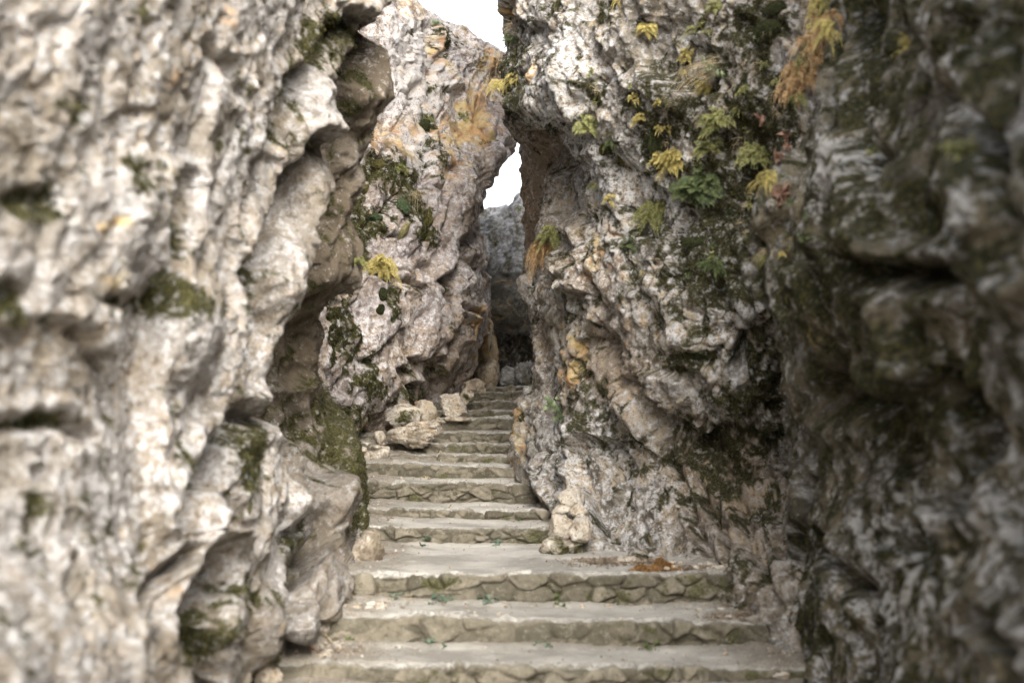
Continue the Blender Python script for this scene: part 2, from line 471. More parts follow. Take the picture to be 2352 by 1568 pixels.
# --- near left rock
W_ = [0, .30, .50, .64, .75, .84, .91, .96, 1.0]
SL = [(-1300, 1000, 8.6, -1.25, -900), (-500, 950, 8.4, -0.95, -1000), (-60, 922, 8.2, -.93, -1000), (60, 903, 8.2, -.93, -1000), (140, 903, 8.2, -.93, -1000),
      (230, 880, 8.2, -.93, -1000), (330, 850, 8.2, -.95, -1000), (430, 828, 8.2, -.95, -1000), (520, 808, 8.2, -.95, -1000), (600, 797, 8.3, -.95, -1000),
      (680, 765, 8.4, -.95, -1000), (760, 738, 8.6, -.93, -1000), (830, 720, 8.8, -.93, -1000), (900, 728, 9.2, -.93, -1000), (960, 762, 9.4, -.93, -1000),
      (1010, 795, 9.4, -.93, -1000), (1090, 815, 9.4, -.93, -1000), (1170, 842, 9.3, -.93, -1000), (1230, 838, 9.0, -.93, -1000), (1285, 812, 8.1, -.93, -1000),
      (1335, 812, 7.25, -.93, -1000), (1385, 808, 7.15, -.93, -1000), (1435, 758, 6.75, -.92, -1000), (1490, 665, 6.2, -.9, -1000), (1568, 520, 5.45, -.9, -1000), (1680, 360, 5.0, -.9, -1100), (2300, -60, 3.4, -.95, -1500), (4300, -900, 1.9, -1.1, -2100)]
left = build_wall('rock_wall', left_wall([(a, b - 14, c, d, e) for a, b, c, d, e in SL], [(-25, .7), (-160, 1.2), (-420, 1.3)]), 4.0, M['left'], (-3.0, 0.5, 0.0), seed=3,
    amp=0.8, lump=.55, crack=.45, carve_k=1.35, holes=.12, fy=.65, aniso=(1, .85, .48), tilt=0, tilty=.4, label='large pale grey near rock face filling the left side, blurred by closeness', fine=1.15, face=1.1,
    carve=[([(905, 40), (850, 110), (800, 200), (785, 330), (770, 430), (720, 590), (690, 690), (655, 800), (640, 900), (690, 1000), (700, 1080)], 32, .36),
           ([(800, 40), (740, 130), (660, 190), (615, 310)], 16, .17), ([(700, 330), (635, 470), (566, 610), (552, 760), (540, 860), (524, 945), (471, 1029), (440, 1100), (398, 1180)], 19, .24),
           ([(400, 410), (385, 520), (369, 620)], 15, .15), ([(0, 985), (70, 975), (140, 960), (190, 1000)], 16, .07),
           ([(482, 1300), (456, 1401), (445, 1560)], 22, .24), ([(410, 1280), (393, 1302), (340, 1349), (320, 1428), (305, 1568)], 10, .13),
           ([(108, 1080), (100, 1130), (84, 1250)], 9, .07), ([(175, 1290), (170, 1350)], 8, .06), ([(700, 1120), (720, 1230), (665, 1349), (650, 1480)], 18, .20),
           ([(650, 930), (560, 960), (500, 1010), (480, 1110), (500, 1200)], 18, .16),
           ([(744, 1330), (738, 1401), (730, 1480)], 10, .10), ([(190, 200), (165, 280), (150, 350)], 10, .04), ([(470, 100), (510, 150), (540, 210)], 12, .04)],
    pits=[(77, 451, 34, 30, .10), (26, 690, 42, 30, .13), (256, 692, 34, 14, .08), (523, 149, 22, 20, .03), (180, 235, 24, 18, .05), (300, 250, 26, 14, .04), (240, 820, 60, 20, .06), (180, 760, 20, 25, .05), (90, 1400, 24, 24, .06)],
    bulge=[(470, 760, 110, 150, .12, 20), (620, 620, 70, 130, .10), (600, 1180, 110, 160, .13, -15), (300, 1150, 180, 260, .06), (300, 480, 160, 140, .05), (720, 480, 55, 110, .10), (780, 1120, 45, 120, .08), (730, 260, 60, 80, .10)],
    moss=[(750, 90, 90, 60, .75, -30), (620, 290, 40, 50, .6), (770, 480, 45, 200, .3, 10), (830, 230, 50, 160, .15, 12), (560, 640, 30, 120, .35), (420, 1080, 40, 60, .35), (180, 240, 60, 40, .35), (330, 1380, 30, 90, .3), (500, 320, 40, 60, .3), (100, 1150, 30, 70, .3), (680, 850, 50, 160, .25), (385, 520, 26, 90, .65), (400, 690, 60, 45, .6), (540, 1060, 40, 80, .55), (790, 1040, 50, 150, .75, -20), (830, 1180, 25, 60, .6), (560, 1380, 60, 40, .4), (450, 1480, 50, 110, .6), (650, 1290, 18, 90, .5), (80, 460, 60, 50, .5), (30, 700, 70, 50, .4), (260, 700, 70, 30, .4), (120, 960, 120, 30, .5), (640, 1500, 80, 50, .4), (330, 420, 60, 60, .25)],
    orange=[(240, 515, 40, 22, .55), (240, 650, 55, 26, .5), (0, 180, 40, 120, .45), (380, 190, 60, 40, .35), (480, 30, 80, 30, .3), (560, 250, 40, 40, .25)],
    brown=[(885, 110, 60, 170, .9, 5), (840, 300, 60, 300, .6, 12), (760, 600, 60, 200, .9, 12), (700, 860, 60, 160, .9), (780, 1130, 70, 190, .6), (740, 100, 90, 80, .5), (700, 400, 60, 120, .45), (600, 1450, 60, 80, .5), (400, 1480, 60, 100, .35), (730, 1380, 70, 120, .35)],  # brown, like the band's moss, partly paints the inner edge's shade
    pale=[(300, 1150, 200, 300, .22), (500, 820, 80, 80, .3), (640, 1150, 60, 120, .3), (30, 1430, 70, 80, .4)])

# --- near right rock
SR = [(-1300, 1900, 6.6, .30, 3300), (-500, 1930, 6.5, .62, 3300), (-60, 1915, 6.4, .85, 3300), (60, 1908, 6.4, .88, 3300), (160, 1886, 6.4, .90, 3300),  # unseen top rows lean in over the passage to darken this face
      (260, 1872, 6.4, .92, 3300), (340, 1846, 6.5, .95, 3300), (450, 1806, 6.6, .97, 3300), (560, 1778, 6.8, .98, 3300), (660, 1764, 7.0, 1.0, 3300),
      (760, 1792, 7.0, 1.0, 3300), (860, 1822, 6.9, 1.0, 3300), (960, 1846, 6.9, 1.0, 3300), (1080, 1856, 6.9, 1.0, 3300), (1180, 1842, 6.9, 1.0, 3300),
      (1280, 1835, 6.8, 1.0, 3300), (1380, 1822, 6.7, .98, 3300), (1480, 1836, 6.5, .97, 3300), (1568, 1838, 6.2, .97, 3300), (1680, 1850, 5.9, .97, 3300), (2300, 2100, 4.3, 1.0, 3700), (4300, 2900, 2.2, 1.1, 4400)]
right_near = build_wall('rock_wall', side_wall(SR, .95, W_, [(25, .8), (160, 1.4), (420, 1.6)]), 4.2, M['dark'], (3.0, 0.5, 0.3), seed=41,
    amp=.95, lump=.7, tilt=.2, tilty=.3, label='dark shaded mossy near rock face filling the right edge, blurred by closeness', fine=.8, aniso=(1, 1, 0.42), face=.6, carve_k=1.4,
    carve=[([(1985, 0), (2000, 200), (1990, 330), (2010, 500)], 16, .14), ([(2230, 60), (2260, 250), (2330, 350), (2352, 600)], 26, .18), ([(1940, 900), (2030, 950), (2080, 1100), (2060, 1230)], 26, .17),
           ([(2170, 880), (2240, 1000), (2230, 1150)], 22, .14), ([(1900, 1230), (1960, 1330), (2010, 1480)], 14, .10), ([(1950, 590), (2060, 630), (2180, 640)], 22, .13), ([(2270, 1430), (2352, 1500)], 18, .1)],
    pits=[(2090, 500, 50, 60, .12), (1930, 850, 40, 60, .12), (2130, 1250, 50, 50, .1), (2200, 230, 40, 50, .1), (1960, 640, 60, 30, .1)],
    bulge=[(1940, 400, 70, 95, .07), (2230, 300, 60, 200, .08), (2030, 1180, 80, 110, .10), (2100, 780, 90, 120, .09), (1960, 1350, 90, 120, .08), (2020, 590, 70, 25, .10, -15)],
    moss=[(2000, 100, 110, 200, .3), (2100, 480, 120, 160, .35), (1900, 650, 130, 110, .45), (2080, 900, 120, 160, .35), (2300, 150, 80, 160, .3), (1870, 1400, 40, 160, .45), (2150, 1300, 100, 120, .3)],
    orange=[(1880, 760, 40, 50, .35)],
    brown=[(2050, 750, 260, 300, .5), (2200, 200, 220, 250, .45), (1950, 900, 100, 200, .5)],
    pale=[(1940, 400, 60, 80, .6), (2060, 1320, 180, 180, .35), (2300, 1150, 90, 200, .3), (2200, 800, 60, 100, .15), (2190, 300, 50, 120, .2)], moss_base=0.31)

# --- right rock mass beyond it
def rrow(py, s, ds, cols):
    s = s + (16 if py < 130 else 4 if py < 300 else 12 if py < 600 else 0)
    return [(s + 260, py, ds + 3.4), (s + 60, py, ds + 1.6), (s + 8, py, ds + .55), (s, py, ds)] + [(x, py, d) for x, d in zip((1310, 1400, 1490, 1580, 1670, 1760, 1850, 1980, 2200), cols)]
RR = [rrow(-1300, 1190, 12.0, (10.8, 10.3, 9.9, 9.5, 9.1, 8.7, 8.3, 8.0, 8.0)),
      rrow(-400, 1150, 10.6, (9.7, 9.3, 8.9, 8.5, 8.2, 7.9, 7.7, 7.5, 7.6)),
      rrow(-60, 1150, 10.4, (9.5, 9.0, 8.6, 8.3, 8.0, 7.8, 7.6, 7.4, 7.5)),
      rrow(80, 1158, 10.3, (9.3, 8.9, 8.6, 8.3, 8.0, 7.8, 7.6, 7.4, 7.5)),
      rrow(170, 1160, 10.3, (9.2, 8.9, 8.6, 8.3, 8.0, 7.8, 7.6, 7.4, 7.5)),
      rrow(250, 1166, 10.5, (9.3, 8.9, 8.6, 8.3, 8.0, 7.8, 7.6, 7.4, 7.5)),
      rrow(320, 1172, 11.6, (9.9, 9.0, 8.7, 8.4, 8.1, 7.9, 7.6, 7.5, 7.6)),
      rrow(400, 1187, 11.9, (10.3, 9.2, 8.8, 8.4, 8.1, 7.9, 7.6, 7.6, 7.6)),
      rrow(470, 1194, 12.0, (10.1, 9.2, 8.8, 8.4, 8.1, 7.9, 7.7, 7.7, 7.8)),
      rrow(540, 1212, 12.0, (9.9, 9.2, 8.8, 8.4, 8.1, 7.9, 8.0, 8.0, 8.2)),
      rrow(600, 1222, 11.6, (9.8, 9.2, 8.8, 8.4, 8.1, 7.9, 8.2, 8.3, 8.4)),
      rrow(650, 1210, 11.0, (9.7, 9.1, 8.7, 8.4, 8.1, 8.0, 8.3, 8.4, 8.5)),
      rrow(710, 1219, 11.1, (9.7, 9.1, 8.7, 8.3, 8.0, 8.0, 8.4, 8.5, 8.6)),
      rrow(790, 1229, 11.3, (9.8, 9.2, 8.7, 8.3, 8.1, 8.1, 8.4, 8.6, 8.6)),
      rrow(860, 1226, 11.3, (9.9, 9.3, 8.7, 8.35, 8.2, 8.2, 8.5, 8.6, 8.6)),
      rrow(930, 1214, 11.2, (9.9, 9.4, 8.75, 8.45, 8.3, 8.3, 8.5, 8.6, 8.6)),
      rrow(1000, 1203, 11.1, (9.8, 9.4, 8.95, 8.7, 8.6, 8.55, 8.6, 8.6, 8.6)),
      rrow(1060, 1196, 11.0, (9.7, 9.3, 9.0, 8.8, 8.65, 8.6, 8.6, 8.5, 8.5)),
      rrow(1110, 1208, 10.6, (9.6, 9.2, 8.9, 8.7, 8.55, 8.45, 8.4, 8.3, 8.4)),
      rrow(1160, 1222, 10.2, (9.4, 9.1, 8.8, 8.6, 8.4, 8.2, 8.15, 8.1, 8.3)),
      rrow(1220, 1248, 9.8, (9.2, 8.9, 8.7, 8.4, 8.15, 7.9, 7.8, 7.9, 8.2)),
      rrow(1275, 1262, 9.5, (9.0, 8.7, 8.4, 8.2, 7.8, 7.35, 7.2, 7.5, 8.0)),
      rrow(1330, 1275, 9.3, (8.8, 8.5, 8.2, 8.1, 7.6, 7.05, 6.9, 7.3, 7.9)),
      rrow(1420, 1290, 9.2, (8.6, 8.3, 8.1, 7.9, 7.45, 6.95, 6.75, 7.1, 7.7)),
      rrow(1568, 1300, 9.2, (8.6, 8.3, 8.1, 7.9, 7.5, 6.9, 6.6, 6.9, 7.4)),
      rrow(2300, 1320, 9.2, (8.6, 8.3, 8.1, 7.9, 7.4, 6.6, 6.4, 6.5, 7.0))]
right = build_wall('rock_wall', RR, 2.35, M['right'], (2.5, 2.5, 0.0), seed=77, amp=0.8, lump=.75, tilt=.4, tilty=.35,
    label='lichen spotted grey rock with ferns on its face, right of the stone stairs', fine=1.25, aniso=(1, 1, 0.7),
    carve=[([(1290, 300), (1240, 300), (1200, 270)], 16, .10), ([(1380, 760), (1420, 850), (1480, 920), (1540, 990), (1640, 1030), (1720, 1090)], 15, .11),
           ([(1475, 700), (1530, 600), (1550, 480)], 8, .05), ([(1300, 560), (1340, 640), (1390, 720), (1430, 830)], 14, .09), ([(1215, 1120), (1225, 1160), (1245, 1185)], 14, .12),
           ([(1330, 1090), (1300, 1000), (1330, 900), (1350, 790)], 9, .05), ([(1760, 560), (1720, 640), (1740, 760), (1690, 850)], 16, .14), ([(1640, 1330), (1600, 1200), (1560, 1080), (1530, 1010)], 11, .08),
           ([(1690, 1300), (1650, 1190), (1600, 1100)], 10, .08), ([(1790, 1400), (1740, 1280), (1690, 1150)], 14, .10), ([(1340, 180), (1380, 170), (1410, 130)], 10, .06), ([(1620, 1030), (1720, 960), (1800, 930)], 14, .08)],
    pits=[(1255, 360, 42, 42, .12), (1310, 470, 26, 60, .07, -30), (1345, 215, 22, 26, .06), (1390, 790, 24, 22, .08), (1800, 620, 60, 90, .16), (1660, 1010, 40, 26, .05), (1600, 120, 30, 20, .05), (1700, 60, 30, 30, .06)],
    bulge=[(1270, 190, 100, 110, .10), (1560, 560, 90, 90, .05), (1420, 330, 120, 160, .05), (1360, 1050, 70, 110, .07), (1280, 620, 70, 130, .06), (1560, 800, 60, 50, .05), (1700, 1200, 36, 90, .1, -20)],
    moss=[(1172, 190, 22, 110, .6), (1250, 300, 40, 20, .5), (1345, 200, 26, 36, .6), (1380, 30, 30, 40, .45), (1600, 560, 90, 40, .45), (1630, 620, 90, 110, .5), (1600, 250, 90, 110, .3), (1740, 50, 70, 60, .7), (1780, 300, 80, 160, .45),
          (1500, 320, 24, 70, .6, 15), (1840, 600, 80, 120, .5), (1640, 420, 90, 60, .5), (1400, 900, 60, 110, .2, -20), (1340, 960, 40, 80, .3), (1560, 1020, 120, 40, .3), (1700, 1040, 140, 90, .2), (1440, 1100, 60, 80, .2), (1300, 1250, 50, 40, .5), (1500, 200, 90, 100, .15), (1560, 820, 60, 30, .35), (1790, 850, 60, 120, .3), (1740, 1180, 90, 190, .1), (1640, 1130, 70, 120, .2), (1700, 880, 110, 110, .2), (1600, 400, 200, 260, .14), (1760, 480, 80, 200, .35), (1450, 600, 150, 200, .08), (1620, 930, 140, 60, .15)],  # moss in the lower right hollow partly stands for its shade
    orange=[(1440, 740, 40, 60, .42), (1330, 840, 50, 80, .42), (1500, 620, 50, 50, .4), (1215, 160, 30, 60, .35), (1205, 990, 18, 90, .7), (1500, 780, 40, 40, .3), (1380, 560, 90, 80, .3), (1280, 1080, 40, 60, .25), (1370, 640, 60, 90, .3), (1180, 20, 30, 40, .4), (1300, 900, 30, 70, .3)],
    brown=[(1230, 400, 60, 110, .62), (1220, 520, 36, 80, .55), (1340, 610, 50, 130, .5, -30), (1420, 850, 60, 110, .6, -30), (1240, 780, 20, 160, .5), (1640, 1060, 120, 90, .5), (1740, 1200, 110, 200, .4), (1850, 700, 70, 200, .7), (1590, 1200, 90, 90, .25)],  # brown of the lower right hollow also paints in overhang shade
    moss_up=.45, pale=[(1280, 180, 120, 120, .3), (1400, 300, 150, 200, .22), (1420, 520, 120, 130, .25), (1700, 680, 60, 120, .4), (1600, 760, 90, 60, .3), (1510, 900, 30, 45, .1), (1330, 1080, 90, 140, .2), (1500, 1180, 100, 100, .15), (1940, 400, 50, 50, .3)], moss_base=0.15)

# --- tall pale rock at the left of the upper stairs
XM = (480, 640, 740, 840, 930, 1010, 1080)
def mrow(py, s, ds, cols, dy=(0,) * 8):
    r = [(x, py + dy[i], d) for i, (x, d) in enumerate(zip(XM, cols))]
    if s < 1100: r[-1] = (s - 22, py, cols[-1]); 
    return r + [(s, py + dy[7], ds), (s - 6, py + dy[7], ds + .6), (s - 60, py + dy[7], ds + 2.0), (s - 300, py + dy[7], ds + 3.0)]
def top_edge(x): return 22 + float(np.interp(x, [480, 640, 740, 840, 930, 1000, 1040, 1084, 1127, 1146, 1175], [-300, -240, -190, -120, -50, 14, 38, 52, 78, 98, 118]))
TE = [top_edge(x) for x in XM] + [top_edge(1172)]
def toprow(shift, ddepth):
    cols = (12.0, 12.4, 13.0, 13.8, 14.4, 14.9, 15.3)
    r = [(x, TE[i] + shift, d + ddepth) for i, (x, d) in enumerate(zip(XM, cols))]
    return r + [(1172, TE[7] + shift, 15.7 + ddepth), (1170, TE[7] + shift + 4, 16.3 + ddepth), (1112, TE[7] + shift + 10, 17.7 + ddepth), (872, TE[7] + shift, 18.7 + ddepth)]
MR = [toprow(160, 4.0), toprow(40, 2.4), toprow(4, .9), toprow(0, 0.1), toprow(30, -.35),
      mrow(170, 1174, 15.3, (11.5, 11.9, 12.5, 13.2, 13.8, 14.4, 14.9)),
      mrow(260, 1176, 15.0, (11.2, 11.6, 12.2, 12.9, 13.5, 14.1, 14.6)),
      mrow(330, 1178, 14.6, (11.0, 11.4, 12.0, 12.6, 13.1, 13.6, 14.1)),
      mrow(368, 1166, 14.5, (10.9, 11.3, 11.9, 12.5, 13.0, 13.4, 13.9)),
      mrow(412, 1124, 14.4, (10.8, 11.2, 11.8, 12.4, 12.9, 13.3, 13.8)),
      mrow(470, 1110, 14.3, (10.7, 11.1, 11.7, 12.3, 12.8, 13.2, 13.6)),
      mrow(540, 1106, 14.3, (10.6, 11.0, 11.6, 12.2, 12.7, 13.1, 13.6)),
      mrow(610, 1113, 14.2, (10.5, 10.9, 11.5, 12.1, 12.6, 13.1, 13.6)),
      mrow(660, 1104, 14.2, (10.4, 10.9, 11.4, 12.0, 12.6, 13.1, 13.6)),
      mrow(705, 1108, 14.1, (10.4, 10.8, 11.4, 12.0, 12.6, 13.1, 13.6)),
      mrow(770, 1096, 14.2, (10.4, 10.8, 11.4, 12.0, 12.6, 13.1, 13.6)),
      mrow(830, 1088, 14.3, (10.4, 10.8, 11.4, 12.0, 12.6, 13.2, 13.8)),
      mrow(880, 1066, 14.4, (10.4, 10.8, 11.4, 12.1, 12.8, 13.5, 14.1)),
      mrow(930, 1045, 14.5, (10.4, 10.8, 11.4, 12.2, 13.1, 13.9, 14.2)),
      mrow(985, 1030, 14.6, (10.4, 10.8, 11.4, 12.4, 13.4, 14.1, 14.4)),
      mrow(1040, 1030, 14.7, (10.4, 10.8, 11.6, 12.9, 13.8, 14.3, 14.5)),
      mrow(1150, 1030, 14.8, (10.4, 10.8, 12.0, 13.2, 14.0, 14.4, 14.6)),
      mrow(1500, 1030, 15.0, (10.6, 11.0, 12.2, 13.4, 14.2, 14.6, 14.8))]
mid = build_wall('rock_wall', MR, 2.1, M['mid'], (-3.0, 2.5, -0.3), seed=123, amp=0.85, lump=.6, carve_k=1.3, tilt=-0.5,
    label='tall pale rock with orange lichen and moss, left of the upper stairs', fine=1.0, aniso=(1, 1, 0.42),
    carve=[([(1165, 340), (1140, 310), (1115, 300)], 5, .10), ([(1100, 620), (1060, 560), (1040, 620), (1020, 700), (1000, 760)], 9, .10), ([(1135, 470), (1090, 540), (1050, 590), (1020, 640)], 10, .10),
           ([(1050, 700), (1075, 712), (1092, 725)], 5, .08), ([(905, 850), (925, 900), (940, 940)], 8, .12), ([(990, 610), (1010, 690), (990, 760), (1000, 850)], 8, .07), ([(870, 530), (900, 540), (925, 548)], 5, .06),
           ([(985, 60), (995, 100)], 7, .07), ([(850, 620), (890, 640), (940, 650), (960, 660)], 6, .08), ([(960, 200), (950, 270), (990, 300)], 8, .06), ([(900, 215), (940, 235)], 5, .06), ([(960, 950), (1000, 880), (1030, 800), (1060, 740)], 10, .08), ([(760, 700), (800, 800), (790, 900)], 10, .07)],
    pits=[(960, 230, 14, 22, .06), (1010, 420, 12, 30, .06, 30), (930, 600, 20, 16, .05), (960, 740, 30, 20, .06), (840, 1020, 40, 26, .25), (990, 870, 26, 30, .07), (1050, 790, 20, 40, .05)],
    bulge=[(1060, 200, 70, 90, .10), (1010, 90, 14, 30, .10), (1050, 450, 40, 80, .10, 30), (930, 720, 90, 120, .10), (880, 880, 60, 90, .12), (1070, 660, 40, 80, .08), (820, 850, 60, 120, .06)],
    moss=[(870, 370, 40, 40, .65), (985, 280, 26, 26, .65), (940, 455, 40, 60, .5), (860, 500, 40, 50, .6), (920, 390, 50, 30, .55), (970, 520, 30, 40, .5), (1000, 330, 30, 40, .35), (1010, 90, 50, 30, .35), (820, 540, 20, 90, .6), (790, 760, 30, 90, .6), (880, 690, 14, 50, .7), (830, 860, 30, 60, .55), (930, 910, 40, 30, .45), (960, 840, 60, 40, .3), (800, 960, 60, 60, .45), (1050, 540, 20, 30, .25), (1010, 380, 26, 26, .4), (1000, 200, 30, 30, .25)],
    orange=[(1100, 230, 60, 90, .38), (1050, 200, 150, 190, .22), (950, 330, 120, 60, .25), (950, 20, 60, 30, .5), (1130, 140, 40, 40, .45), (1080, 300, 70, 40, .5), (1005, 100, 16, 40, .5), (900, 300, 60, 40, .4), (920, 420, 40, 30, .35), (1030, 400, 40, 60, .35), (1082, 730, 18, 40, .6), (1030, 660, 20, 40, .4), (1000, 820, 60, 60, .25), (940, 890, 30, 40, .3), (1090, 780, 16, 80, .4)],
    brown=[(1090, 430, 50, 60, .35), (860, 450, 30, 120, .35), (980, 830, 110, 90, .35), (860, 990, 80, 40, .8), (1080, 500, 30, 60, .3), (1040, 860, 50, 60, .3)],
    pale=[(960, 120, 140, 200, .4), (960, 180, 90, 140, .2), (970, 350, 40, 50, .55), (1070, 430, 40, 60, .3), (860, 780, 110, 120, .2), (930, 130, 50, 90, .3), (1050, 620, 40, 60, .2)])  # pale near the top paints in its sky-lit brightness

# ------------------------------------------------------------------ boulders and stones
import bmesh
_ico = {}
def ico(sub):
    if sub not in _ico:
        bm = bmesh.new(); bmesh.ops.create_icosphere(bm, subdivisions=sub, radius=1.0)
        v = np.array([x.co[:] for x in bm.verts]); f = np.array([[x.index for x in q.verts] for q in bm.faces]); bm.free()
        _ico[sub] = (v, f)
    return _ico[sub]

def stone_mesh(rad, seed, sub=5, rough=1.0, box=0.35, cuts=7):
    v, f = ico(sub)
    v = v.copy()
    # squarer than a ball
    vv = np.sign(v) * np.abs(v) ** (1 - box * 0.6)
    vv /= np.maximum(np.linalg.norm(vv, axis=1, keepdims=True), 1e-6) ** (1 - box)
    rng = np.random.default_rng(seed)
    # flat broken faces
    for k in range(cuts):
        n = rng.normal(size=3); n /= np.linalg.norm(n)
        o = rng.uniform(0.62, 0.9)
        s = vv @ n
        vv = vv - np.where(s > o, (s - o) * 0.9, 0)[:, None] * n
    s = seed * 3.7
    r = 1 + rough * (0.16 * fbm(vv * 1.3 + s, 2, seed) + 0.12 * facets(vv + s, 1.9, seed) + 0.06 * facets(vv + s, 4.5, seed + 1) + 0.045 * fbm(vv * 7 + s, 3, seed + 2))
    vv = vv * r[:, None] * np.array(rad)
    return vv, f

def boulder(name, px, py, d, w, h, label, cat='boulder', seed=1, mat='boulder', depth=None, rot=0.0, sub=5, moss=0.12, brown=0.0, orange=0.0, rough=1.0, box=.35, group=None, cuts=7, pale=.45, lean=0.0, parent=None):
    """stone whose outline is about w x h reference pixels, centred at px, py"""
    c = ray_point(px, py, d); s = d / F
    rx, rz = w * s / 2, h * s / 2
    ry = depth if depth else (rx + rz) / 2
    v, f = stone_mesh((rx * 1.05, ry, rz * 1.05), seed, sub, rough, box, cuts)
    cr, sr = math.cos(lean), math.sin(lean)
    v = np.stack([v[:, 0] * cr + v[:, 2] * sr, v[:, 1], -v[:, 0] * sr + v[:, 2] * cr], -1)
    cr, sr = math.cos(rot), math.sin(rot)
    v = np.stack([v[:, 0] * cr - v[:, 1] * sr, v[:, 0] * sr + v[:, 1] * cr, v[:, 2]], -1)
    wv = v + c
    m = np.stack([sstep(.38, .62, moss + .75 * fbm(wv * 8, 4, seed + 9) + .15 * v[:, 2] / rz * 0), sstep(.2, .7, orange + .6 * fbm(wv * 7, 4, seed + 10)), np.full(len(v), brown), np.full(len(v), pale)], -1)
    o = mesh_from(name, wv, f, M[mat], attrs={'mask': m}, loc=c)
    if parent is None: tag(o, label, cat, group)
    return o

# far rock, jammed boulder and recess behind the stairs
boulder('rock_mass', 1215, 900, 23.5, 620, 830, 'grey rock with moss patches closing the gap beyond the stairs', 'rock', 5, 'back', 2.7, sub=7, moss=.38, rough=.85, pale=.6, box=.2, lean=.2)
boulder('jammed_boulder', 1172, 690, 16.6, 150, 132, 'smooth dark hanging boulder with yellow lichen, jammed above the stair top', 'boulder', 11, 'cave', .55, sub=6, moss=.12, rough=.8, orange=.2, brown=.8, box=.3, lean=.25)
boulder('rock_mass', 1200, 850, 18.0, 270, 330, 'dark shaded rock of the recess under the jammed boulder', 'rock', 21, 'dark', .9, sub=7, moss=.15, rough=1.6, box=.5)  # dark stone colour stands in for the lack of light here
boulder('rock_pillar', 1114, 795, 15.6, 52, 190, 'narrow ochre rock pillar between tall pale rock and dark recess', 'rock', 31, 'boulder', .35, sub=6, moss=.3, brown=.7, orange=.35, rough=1.0, box=.5)
boulder('boulder', 1122, 858, 15.2, 62, 66, 'brown rounded boulder at foot of the ochre pillar', 'boulder', 32, 'boulder', moss=.2, brown=.45, rough=.8)
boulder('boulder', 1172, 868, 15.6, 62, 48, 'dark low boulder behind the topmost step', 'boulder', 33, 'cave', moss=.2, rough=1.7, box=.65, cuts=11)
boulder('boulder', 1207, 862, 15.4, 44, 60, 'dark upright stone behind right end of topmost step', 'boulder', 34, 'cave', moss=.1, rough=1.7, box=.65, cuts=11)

# ------------------------------------------------------------------ staircase
stairs = empty('stone_staircase', (0, 6.4, 0))
tag(stairs, 'rough stone staircase with rubble risers climbing through the gorge', 'staircase')
# front edge py (left, right), depth, x-range
ST_ = [(1650, 1650, 5.75, -1.5, 1.6), (1533, 1540, 6.35, -1.5, 1.7), (1420, 1433, 6.9, -1.5, 1.75), (1327, 1324, 7.5, -1.3, 1.35), (1213, 1222, 9.3, -1.5, .75),
       (1173, 1180, 9.95, -1.5, .7), (1111, 1118, 10.65, -1.5, .6), (1065, 1085, 11.2, -1.7, .6), (1049, 1055, 11.65, -1.8, .6), (1023, 1029, 12.1, -1.8, .6),
       (1000, 991, 12.5, -1.4, .7), (968, 961, 12.95, -1.2, .7), (949, 946, 13.3, -1.1, .7), (927, 925, 13.7, -1.0, .7), (905, 904, 14.1, -.9, .7), (892, 891, 14.5, -.85, .8)]
def edge_z(st, x):
    zl, zr = z_at(st[0], st[2]), z_at(st[1], st[2])
    t = (x + 1.0) / 1.6
    return zl + (zr - zl) * np.clip(t, -.2, 1.4)
